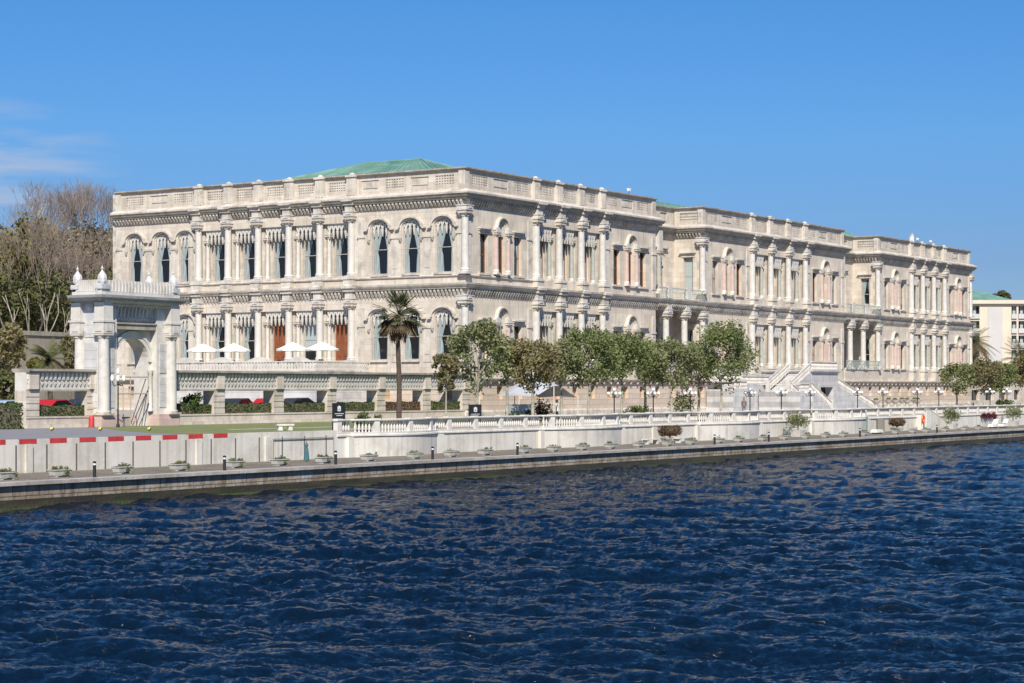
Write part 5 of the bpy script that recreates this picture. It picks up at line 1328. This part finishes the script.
# grey service door, black posts and loungers on the quay
u = at_v(880.5, WV-.02); t = thing('service_door', 'grey metal service door set in the river wall beside a drain pipe', 'door', (u,WV-.02,1.302))
MB().box(-1.0,1.0,-.06,0,0,1.32).build('leaf', M['concrete'], t); MB().box(-1.1,-1.0,-.1,0,0,1.32).build('jamb', M['joint'], t)
t = thing('pipe_post', 'slim grey-blue vertical pipe post on the quay left of the service door', 'post', (at_v(867,75.5),75.5,1.302))
MB().lathe([(.12,0),(.12,.1),(.07,.12),(.07,1.55),(.12,1.6),(.1,1.72)], n=10).build('shaft', M['copper'] , t, True)
for i,(x,lb) in enumerate(((877,'white upturned dinghy-shaped cover on the quay in front of the service door'),(993,'white lounger on the quay left of the last potted bush'),(1003,'white lounger with a dark towel beside the last potted bush'))):
    v = 75.5; u = at_v(x,v); t = thing('quay_lounger' if i else 'covered_bench', lb, 'lounger' if i else 'bench', (u,v,1.302))
    MB().frus(0,0,.12,.42,.95,.35,.7,.28).build('seat', M['whitestone'], t)
    if i: 
        mb = MB(); mb.prism([(.5,.42),(.65,.42),(1.3,.95),(1.15,.95)], -.3, .3); mb.build('backrest', M['whitestone'], t)
    for s in (-.6,.6): MB().box(s-.05,s+.05,-.25,.25,0,.12).build('leg', M['joint'], t)
    if i == 2: MB().box(-.5,.3,-.30,.30,.42,.47).build('towel', M['darkcar'], t)
# creeper hanging over the wall at the right
u = at_v(988,WV-.15); t = thing('hanging_creeper', 'dark red creeper hanging over the river wall at the right', 'climbing plant', (u,WV-.12,2.2))
leaves('foliage', [(-2.0+i*.55, -.08, .38+.12*math.sin(i*2.1), .26) for i in range(9)], 1100, .075, M['bougain'], t, np.random.default_rng(5), 1)
MB().tube((-2.2,0,.5),(2.4,0,.45),.03,.03,5).build('stem', M['bark'], t)
# loose rubble of white stones beside the oval bush
for i,(x,lb) in enumerate(((651,'white slab bench left of the oval bush'),(683,'white folded cover lying right of the oval bush'))):
    v = 76.6; u = at_v(x,v); t = thing('low_bench', lb, 'bench', (u,v,1.302))
    MB().box(-1.1,1.1,-.25,.25,.34,.44).build('seat', M['whitestone'], t)
    for s in (-.8,.8): MB().box(s-.12,s+.12,-.22,.22,0,.34).build('leg', M['whitestone'], t)
# urn planters before block three
for i,x in enumerate((876,888.5,895,902,907,914.5,917.5)):
    v = 92.0+(i%2)*3; u = at_v(x,v); D = depth(u,v)
    t = thing('urn_planter', 'stone urn planter with green plants, %s from the left beside the marble stair' % ORD[i], 'urn planter', (u,v,GZ), 0, 'urn planters by the marble stair')
    MB().box(-.3,.3,-.3,.3,0,.5).lathe([(.12,.5),(.16,.75),(.38,1.0),(.52,1.22),(.56,1.28),(.5,1.3)], n=12).build('urn', M['trim'], t)
    leaves('plant', [(0,0,1.36,.3),(.3,0,1.34,.2),(-.3,0,1.34,.2)], 260, .08, M['leaf_green'], t, np.random.default_rng(i+300), .5)
M['tent'] = noisy('grey_canvas', (.42,.44,.48), (.34,.36,.40), .6, .8)
# white canopy sheltering a seating area behind the brownish tree
v = 93.5; ca, cb = at_v(519,v), at_v(578,v); t = thing('canopy_tent', 'pale grey tensioned canopy stretched over a terrace behind the trees', 'canopy', (ca,v,GZ))
W_ = cb-ca; n = 12; vs = []
for j in range(5):
    for i in range(n+1):
        s = i/n; w2 = j/4; z = 1.9+2.15*math.exp(-((s-.58)/.28)**2)*(1-.55*abs(w2-.5)*2)+.15*math.cos(s*9); vs.append((W_*s, 4.2*w2, z))
fs = [(j*(n+1)+i, j*(n+1)+i+1, (j+1)*(n+1)+i+1, (j+1)*(n+1)+i) for j in range(4) for i in range(n)]
mb = MB(); mb.add(vs, fs); mb.build('fabric', M['tent'], t, True)
for s in (0,.58,1):
    for y in (0,4.2): MB().tube((W_*s,y,0),(W_*s,y,1.9+(1.0 if s == .58 else .15)),.05,.05,6).build('pole', M['whitestone'], t)
for i,(a,b,z1,m_,nm,cat) in enumerate(((507,531,1.35,'frame','glass_screen','glass screen'),)):
    v = 88.5; ua, ub = at_v(a,v), at_v(b,v); t = thing(nm, 'low grey glazed screen with rounded top left of the white canopy', cat, (ua,v,GZ))
    MB().box(0,ub-ua,0,.06,0,z1).build('panel', M['paleblue'], t); MB().tube((0,.03,z1),(ub-ua,.03,z1),.05,.05,6).build('rail', M['frame'], t)
shrub('shrub', 'dark maroon rounded shrub on the promenade below the white canopy', 'shrub', at_v(545,88), 88, GZ, 1.0,.8,1.75, 'hedge_red', 900, .09, 301)
shrub('shrub', 'low green shrub row beside the glazed screen', 'shrub', at_v(522,87.5), 87.5, GZ, 1.7,.5,.95, 'hedge', 700, .08, 302)
shrub('shrub', 'small dark shrub behind the balustrade near the second lamp post', 'shrub', at_v(640,87), 87, GZ, 2.2,.6,1.1, 'hedge', 900, .09, 303)
shrub('shrub', 'dark leafy shrub behind the balustrade near the first signboard', 'shrub', at_v(366,83), 83, GZ, 1.2,.7,1.1, 'hedge', 700, .09, 304)
shrub('shrub', 'low shrub at the feet of the right-hand street lamps', 'shrub', at_v(1003,88), 88, GZ, 2.6,.7,1.2, 'hedge', 900, .12, 305)
# people on the promenade, small in the picture
def person(label, x, y, z, rz, top, trous, hair=(.03,.02,.015), walk=.18, seat=False):
    t = thing('person', label, 'person', (x,y,z), rz)
    sk = mat('skin', (.5,.3,.2), .6) if 'skin' not in M else M['skin']; M['skin'] = sk
    me = bpy.data.meshes.new('body')
    V = [(0,0,.95),(0,0,1.15),(0,0,1.38),(0,0,1.50),(0,-.01,1.62),(0,-.01,1.72),(-.19,0,1.40),(-.24,.02+walk*.3,1.13),(-.23,-.04+walk*.5,.88),(.19,0,1.40),(.24,.02-walk*.3,1.13),(.23,-.04-walk*.5,.88),
         (-.1,0,.9),(-.11,-walk*.5,.48),(-.11,-walk*.6,.06),(-.11,-walk*.6-.14,.03),(.1,0,.9),(.11,walk*.4,.48),(.11,walk*1.2,.08),(.11,walk*1.2-.14,.03)]
    E = [(0,1),(1,2),(2,3),(3,4),(4,5),(2,6),(6,7),(7,8),(2,9),(9,10),(10,11),(0,12),(12,13),(13,14),(14,15),(0,16),(16,17),(17,18),(18,19)]
    Rr = [.13,.12,.13,.055,.10,.075,.06,.045,.035,.06,.045,.035,.09,.06,.045,.035,.09,.06,.045,.035]
    me.from_pydata(V, E, []); o = link('body', me, t)
    sm = o.modifiers.new('skin','SKIN')
    for i, r_ in enumerate(Rr): me.skin_vertices[0].data[i].radius = (r_, r_*.85)
    me.skin_vertices[0].data[0].use_root = True
    s2 = o.modifiers.new('sub','SUBSURF'); s2.levels = 1; s2.render_levels = 1
    me.materials.append(trous)
    b = MB().lathe([(.17,.86),(.175,1.0),(.165,1.2),(.19,1.38),(.09,1.47),(.06,1.5)], n=12).build('shirt', top, t, True); b.scale = (1.15,.85,1)
    MB().blob((0,.015,1.70), .112, 10, 8, 0, random, (1,1.05,1.05)).build('hair', mat('hair', hair, .8), t, True)
    MB().blob((0,-.035,1.66), .098, 10, 8, 0, random, (.85,.9,1.1)).build('face', sk, t, True)
    return t
white = M['whitecloth']; person('person in a light shirt and dark trousers standing behind the balustrade near the white canopy', at_v(557,84.5), 84.5, GZ, R(40), white, M['darkcar'])
person('person in dark clothes walking left of the grand marble stair', at_v(744,90), 90, GZ, R(-60), M['twig'], M['darkcar'])

# ------------------------------------------------------------------ cars behind the arcade
def car(label, x, y, rz, paint, name='parked_car'):
    t = thing(name, label, 'car', (x,y,GZ+.51), rz, 'cars parked behind the garden arcade')
    prof = [(-2.1,.35),(-2.15,.62),(-2.05,.86),(-1.2,.95),(-.55,1.38),(.75,1.42),(1.55,1.0),(2.1,.92),(2.15,.55),(2.1,.32)]
    mb = MB(); mb.prism(prof, -.82, .82); o = mb.build('body', M[paint], t); bv = o.modifiers.new('bevel','BEVEL'); bv.width = .09; bv.segments = 2
    mb = MB()
    for s in (-.835,.835): mb.prism([(-1.05,.98),(-.5,1.32),(.7,1.35),(1.3,1.02)], s-.006, s+.006)
    mb.build('window', M['glass'], t)
    for sx in (-1.3,1.35):
        for sy in (-.78,.78):
            w_ = MB().lathe([(.32,-.1),(.34,-.06),(.34,.06),(.32,.1)], n=16).mesh('wheel', M['rubber'], True); o = link('wheel', w_, t, (sx,sy,.33)); o.rotation_euler = (R(90),0,0)
            link('rim', MB().lathe([(.2,-.105),(.2,.105)], n=12).mesh('rim', M['frame']), o)
    for sy in (-.6,.6): MB().box(-2.17,-2.12,sy-.16,sy+.16,.62,.76).build('headlight', M['globe'], t)
    return t
def at_xv(x, v): return at_v(x, v), v
car('red parked car seen through the left opening of the screen wall', *at_xv(52,106), R(8), 'redcar')
car('dark parked car behind the red car at the left', *at_xv(82,109), R(20), 'darkcar')
car('pale blue parked car at the far left edge beside the hedge', *at_xv(3,103.5), R(5), 'bluecar')
car('red car parked behind the second opening right of the gate', *at_xv(268,105.6), R(0), 'redcar')
car('dark car parked behind the third opening right of the gate', *at_xv(296,107.5), R(-10), 'darkcar')
car('dark car parked in front of the terrace wall behind the second arcade opening', *at_xv(236,106.5), R(12), 'darkcar')

# ------------------------------------------------------------------ background left: retaining wall, trees on the hill
ua, va = at_D(2, 200); ub, vb = at_D(92, 214)
t = thing('retaining_wall', 'tall tan concrete retaining wall with dark coping at the foot of the wooded hill', 'retaining wall', (ua,va,GZ), math.atan2(vb-va,ub-ua))
Lw = math.dist((ua,va),(ub,vb)); MB().box(-8,Lw+14,0,.8,-.1,8.2).build('wall', M['concrete'], t); MB().box(-8,Lw+14,-.15,.9,8.2,8.65).build('coping', M['sooty'], t)
kinds = [('leaf_olive','dull olive'),('leaf_dusky','brownish half-bare'),('leaf_yellow','yellow-green'),('leaf_dark','dark evergreen'),('leaf_brown','russet')]
rg = random.Random(11)
spots = []
def hilltree(x, D, top, wpx, k, bark='bark', n=1500, size=.34, bot=None, label=None, name='hill_tree'):
    u, v = at_D(x, D); zb = hill_h(u, v) if v > 150 else GZ; pm_ = F/D; h = z_at(top, D)-zb; cr = wpx/2/pm_
    i = len(spots); spots.append((x,top))
    zc = h*.22 if bot is None else z_at(bot,D)-zb
    lab = label
    return tree(lab, 'tree', u, v, zb, max(5,h), cr, max(1,zc), kinds[k][0], n, size, 500+i, bark, 'trees on the wooded hill', .28, name)
# nearer, taller trees by the left edge
hilltree(4,232,192,66,2,'palebark',3400,.28,None,'tall yellow-green plane tree cut by the left edge')
hilltree(30,246,188,60,2,'palebark',3200,.28,None,'highest yellow-green plane tree at the left, pale forked trunk')
hilltree(-24,238,215,64,3,'bark',2500,.3,None,'dark tree just outside the left edge')
hilltree(50,262,226,52,0,'palebark',2600,.3,None,'olive tree right of the tall plane trees with a pale trunk')
row = [(16,270,238,50,1),(70,275,240,46,1),(88,282,244,44,0),(104,290,246,44,1),(120,296,240,46,0),(60,300,232,46,4),(80,310,230,46,1),(100,318,236,44,1),(118,322,232,44,0),
       (36,305,226,50,0),(14,300,228,54,1),(76,258,282,40,2),(98,262,272,44,0),(62,250,290,40,1),(112,268,276,40,1),(40,255,285,44,0),(20,250,296,44,4),(90,245,300,38,1),(110,250,302,36,2),
       (-10,280,228,60,3),(-30,300,225,60,1),(46,340,222,60,3),(84,345,224,60,3),(112,350,228,60,3),(135,330,236,60,0),(150,340,240,60,1)]
for x,D,top,wp,k in row:
    hilltree(x,D,top,wp,k,'bark',2100,.32, label='%s hill tree at %s, %s from the left' % (kinds[k][1], 'the skyline' if top < 235 else 'mid slope' if top < 260 else 'the foot of the slope', ORD[sorted(r[0] for r in row).index(x)]))
for i,(x,D,top,lb) in enumerate(((52,335,186,'tall bare reddish tree left of the skyline gap'),(70,330,184,'tallest bare tree against the sky, fan-shaped'),(86,338,188,'bare tree right of the tallest one'),(104,334,190,'bare tree standing nearest the palace roof'),(38,345,198,'small bare tree left of the bare group'),(117,345,196,'bare tree partly hidden by the palace parapet'))):
    u, v = at_D(x,D); zb = hill_h(u,v); bare_tree(lb, u, v, zb-.5, (z_at(top,D)-zb)*.96, 70+i)
for i,(x,D,top,lb) in enumerate(((42,222,258,'pale forked bare trunk standing before the dusky thicket'),(57,224,268,'slender pale bare tree above the gate finial'),(13,217,258,'white-barked forked tree low at the left edge'),(80,226,272,'thin bare tree rising at mid slope'))):
    u, v = at_D(x,D); zb = hill_h(u,v); bare_tree(lb, u, v, zb-.5, (z_at(top,D)-zb)*.95, 90+i, 'palebark', .34, name='bare_tree', r0=.2)
for i in range(4):
    x, D, top = 30+i*22, 228+(i*7)%28, 222+(i*17)%38
    u, v = at_D(x,D); zb = hill_h(u,v); bare_tree('reddish leafless tree standing in the wood at mid slope, %s from the left' % ORD[i], u, v, zb-.5, (z_at(top,D)-zb)*.96, 110+i)
# understorey thicket: nobody could count it
def thicket(name, label, boxes, n, size, m, seed):
    nr = np.random.default_rng(seed); cl = []; rg = random.Random(seed)
    for x, D, ylo, yhi, r_ in boxes:
        u, v = at_D(x, D); zb = hill_h(u,v) if v > 150 else GZ
        cl.append((u, v, max(zb+r_*.5, z_at(rg.uniform(yhi,ylo), D)), r_))
    o = leaves(name, cl, n, size, M[m], None, nr, 1); tag(o, label, 'undergrowth', None, 'stuff'); return o
rg = random.Random(3)
thicket('undergrowth', 'tangled brown and olive undergrowth covering the slope between the trees', [(rg.uniform(-30,150), rg.uniform(236,330), 330, 250, rg.uniform(2.5,4.5)) for _ in range(190)], 34000, .28, 'leaf_dusky', 8)
thicket('undergrowth', 'darker green ivy and bramble undergrowth low on the slope', [(rg.uniform(-30,140), rg.uniform(225,262), 335, 285, rg.uniform(2,3.6)) for _ in range(70)], 14000, .26, 'leaf_dark', 9)
# shrubs and small trees in front of the concrete wall
for i,(x,D,top,bot,wp,k,lb) in enumerate(((6,178,318,380,40,4,'russet small tree at the far left edge before the concrete wall'),(11,184,340,378,24,0,'olive shrub-like tree in front of the concrete wall'),(70,186,332,374,22,0,'small olive tree between concrete wall and gate'),(38,190,358,378,22,2,'low yellow-green shrub before the concrete wall'),(4,165,372,404,36,3,'dark bush above the pale blue car'))):
    u, v = at_D(x, D); pm_ = F/D; tree(lb, 'tree', u, v, GZ, z_at(top,D)-GZ, wp/2/pm_, max(.5,z_at(bot,D)-GZ), kinds[k][0], 1700, .2, 800+i, 'bark', None, .12, 'small_tree')

# ------------------------------------------------------------------ background right: hotel and pavilion
D = 420; hu, hv = at_D(962, D); ang = -math.atan2(FX, FY)+R(90)-R(90)
hr = -math.atan2(FX, FY)
# local x of the hotel runs to the right across the view, local y away
ht = thing('hotel_building', 'modern cream hotel block with balconies and a green copper roof beyond the palace', 'hotel', (hu,hv,GZ), hr)
pmh = F/D; X = lambda px: (px-962)/pmh; Zh = lambda y: z_at(y,D)-GZ
mb = MB(); ops = []
rows = [(306,317),(321,331.5),(335.5,346),(350,360)]
for ra, rb in rows:
    for xa_, xb_ in ((969.5,979.5),(1011.5,1016.5),(1018.5,1024.5),(1030,1036),(1038,1044)): ops.append((X(xa_),X(xb_),Zh(rb),Zh(ra),0))
wall(mb, X(940), X(1080), 0, Zh(300.5), ops, 0, 1.2); mb.box(X(940),X(1080),1.21,26,0,Zh(301)); mb.build('wall', M['hotelwall'], ht)
MB().box(X(988),X(1002.5),-.12,0,0,Zh(307)).build('white_panel', M['hotelwhite'], ht)
MB().box(X(938),X(1082),-.7,0,Zh(303.8),Zh(300.2)).build('fascia', M['hotelwall'], ht)
for o_ in ops:
    f = MB().box(o_[0],o_[1],.9,.95,o_[2],o_[3]); w_ = f.build('window', M['glass'], ht)
    MB().box((o_[0]+o_[1])/2-.1,(o_[0]+o_[1])/2+.5,.8,.89,o_[2],o_[3]).build('curtain', M['blind'], w_)
    MB().box(o_[0]-.05,o_[1]+.05,-.35,-.0,o_[2]-.35,o_[2]+.65).build('balcony', M['hotelwhite'], ht)
v = [(X(940),1.5,Zh(300)),(X(1016),1.5,Zh(300)),(X(1016),22,Zh(300)),(X(940),22,Zh(300)),(X(955),9,Zh(288)),(X(985),9,Zh(288))]
mb = MB(); mb.add(v, [(0,1,5,4),(1,2,5),(2,3,4,5),(3,0,4),(3,2,1,0)]); mb.build('roof', M['copper'], ht)
MB().box(X(950),X(981),8,9,Zh(292.6),Zh(288.8)).build('roof_hood', M['hotelwhite'], ht)
uu, vv2 = at_D(1002, 470); tree('round dark treetop showing above the hotel roof', 'tree', uu, vv2, GZ, z_at(292,470)-GZ, 2.2, z_at(306,470)-GZ, 'leaf_dark', 1500, .35, 901, 'bark', None, .3)
# low pavilion
pvu = U0+132.6; pvv = V0+.8
pn = thing('poolside_pavilion', 'low cream stone pavilion with dark glazed openings under the trees at the right', 'pavilion', (pvu,pvv,GZ))
def pl_x(x): return at_v(x, pvv)-pvu
ops = [(pl_x(a),pl_x(b),.9,z_at(390,295)-GZ,0) for a,b in ((970,979.5),(985.5,994),(1000.5,1007.5),(1014,1020),(1027,1034))]
mb = MB(); wall(mb, 0, pl_x(1060), 0, 4.2, ops, 0, .8); mb.box(.0,pl_x(1060),.81,9,0,3.9); mb.build('wall', M['stone'], pn)
MB().box(-.1,pl_x(1062),-.4,9.2,4.2,4.55).build('cornice', M['trim'], pn)
for o_ in ops: MB().box(o_[0],o_[1],.5,.56,o_[2],o_[3]).build('window', M['glass'], pn)
# stray chimney-like blocks on the palace roof edge
for i,x in enumerate((30.8,112.0,117.0)):
    t = thing('roof_lamp', ['small white floodlight on the parapet of the near block','small white floodlight left of the satellite dish','small white floodlight right of the satellite dish'][i], 'floodlight', (U0+x,V0+.3,25.98))
    MB().tube((0,0,0),(0,0,.35),.04,.04,5).build('bracket', M['joint'], t); MB().frus(0,0,.33,.62,.14,.12,.2,.16).build('head', M['globe'], t)
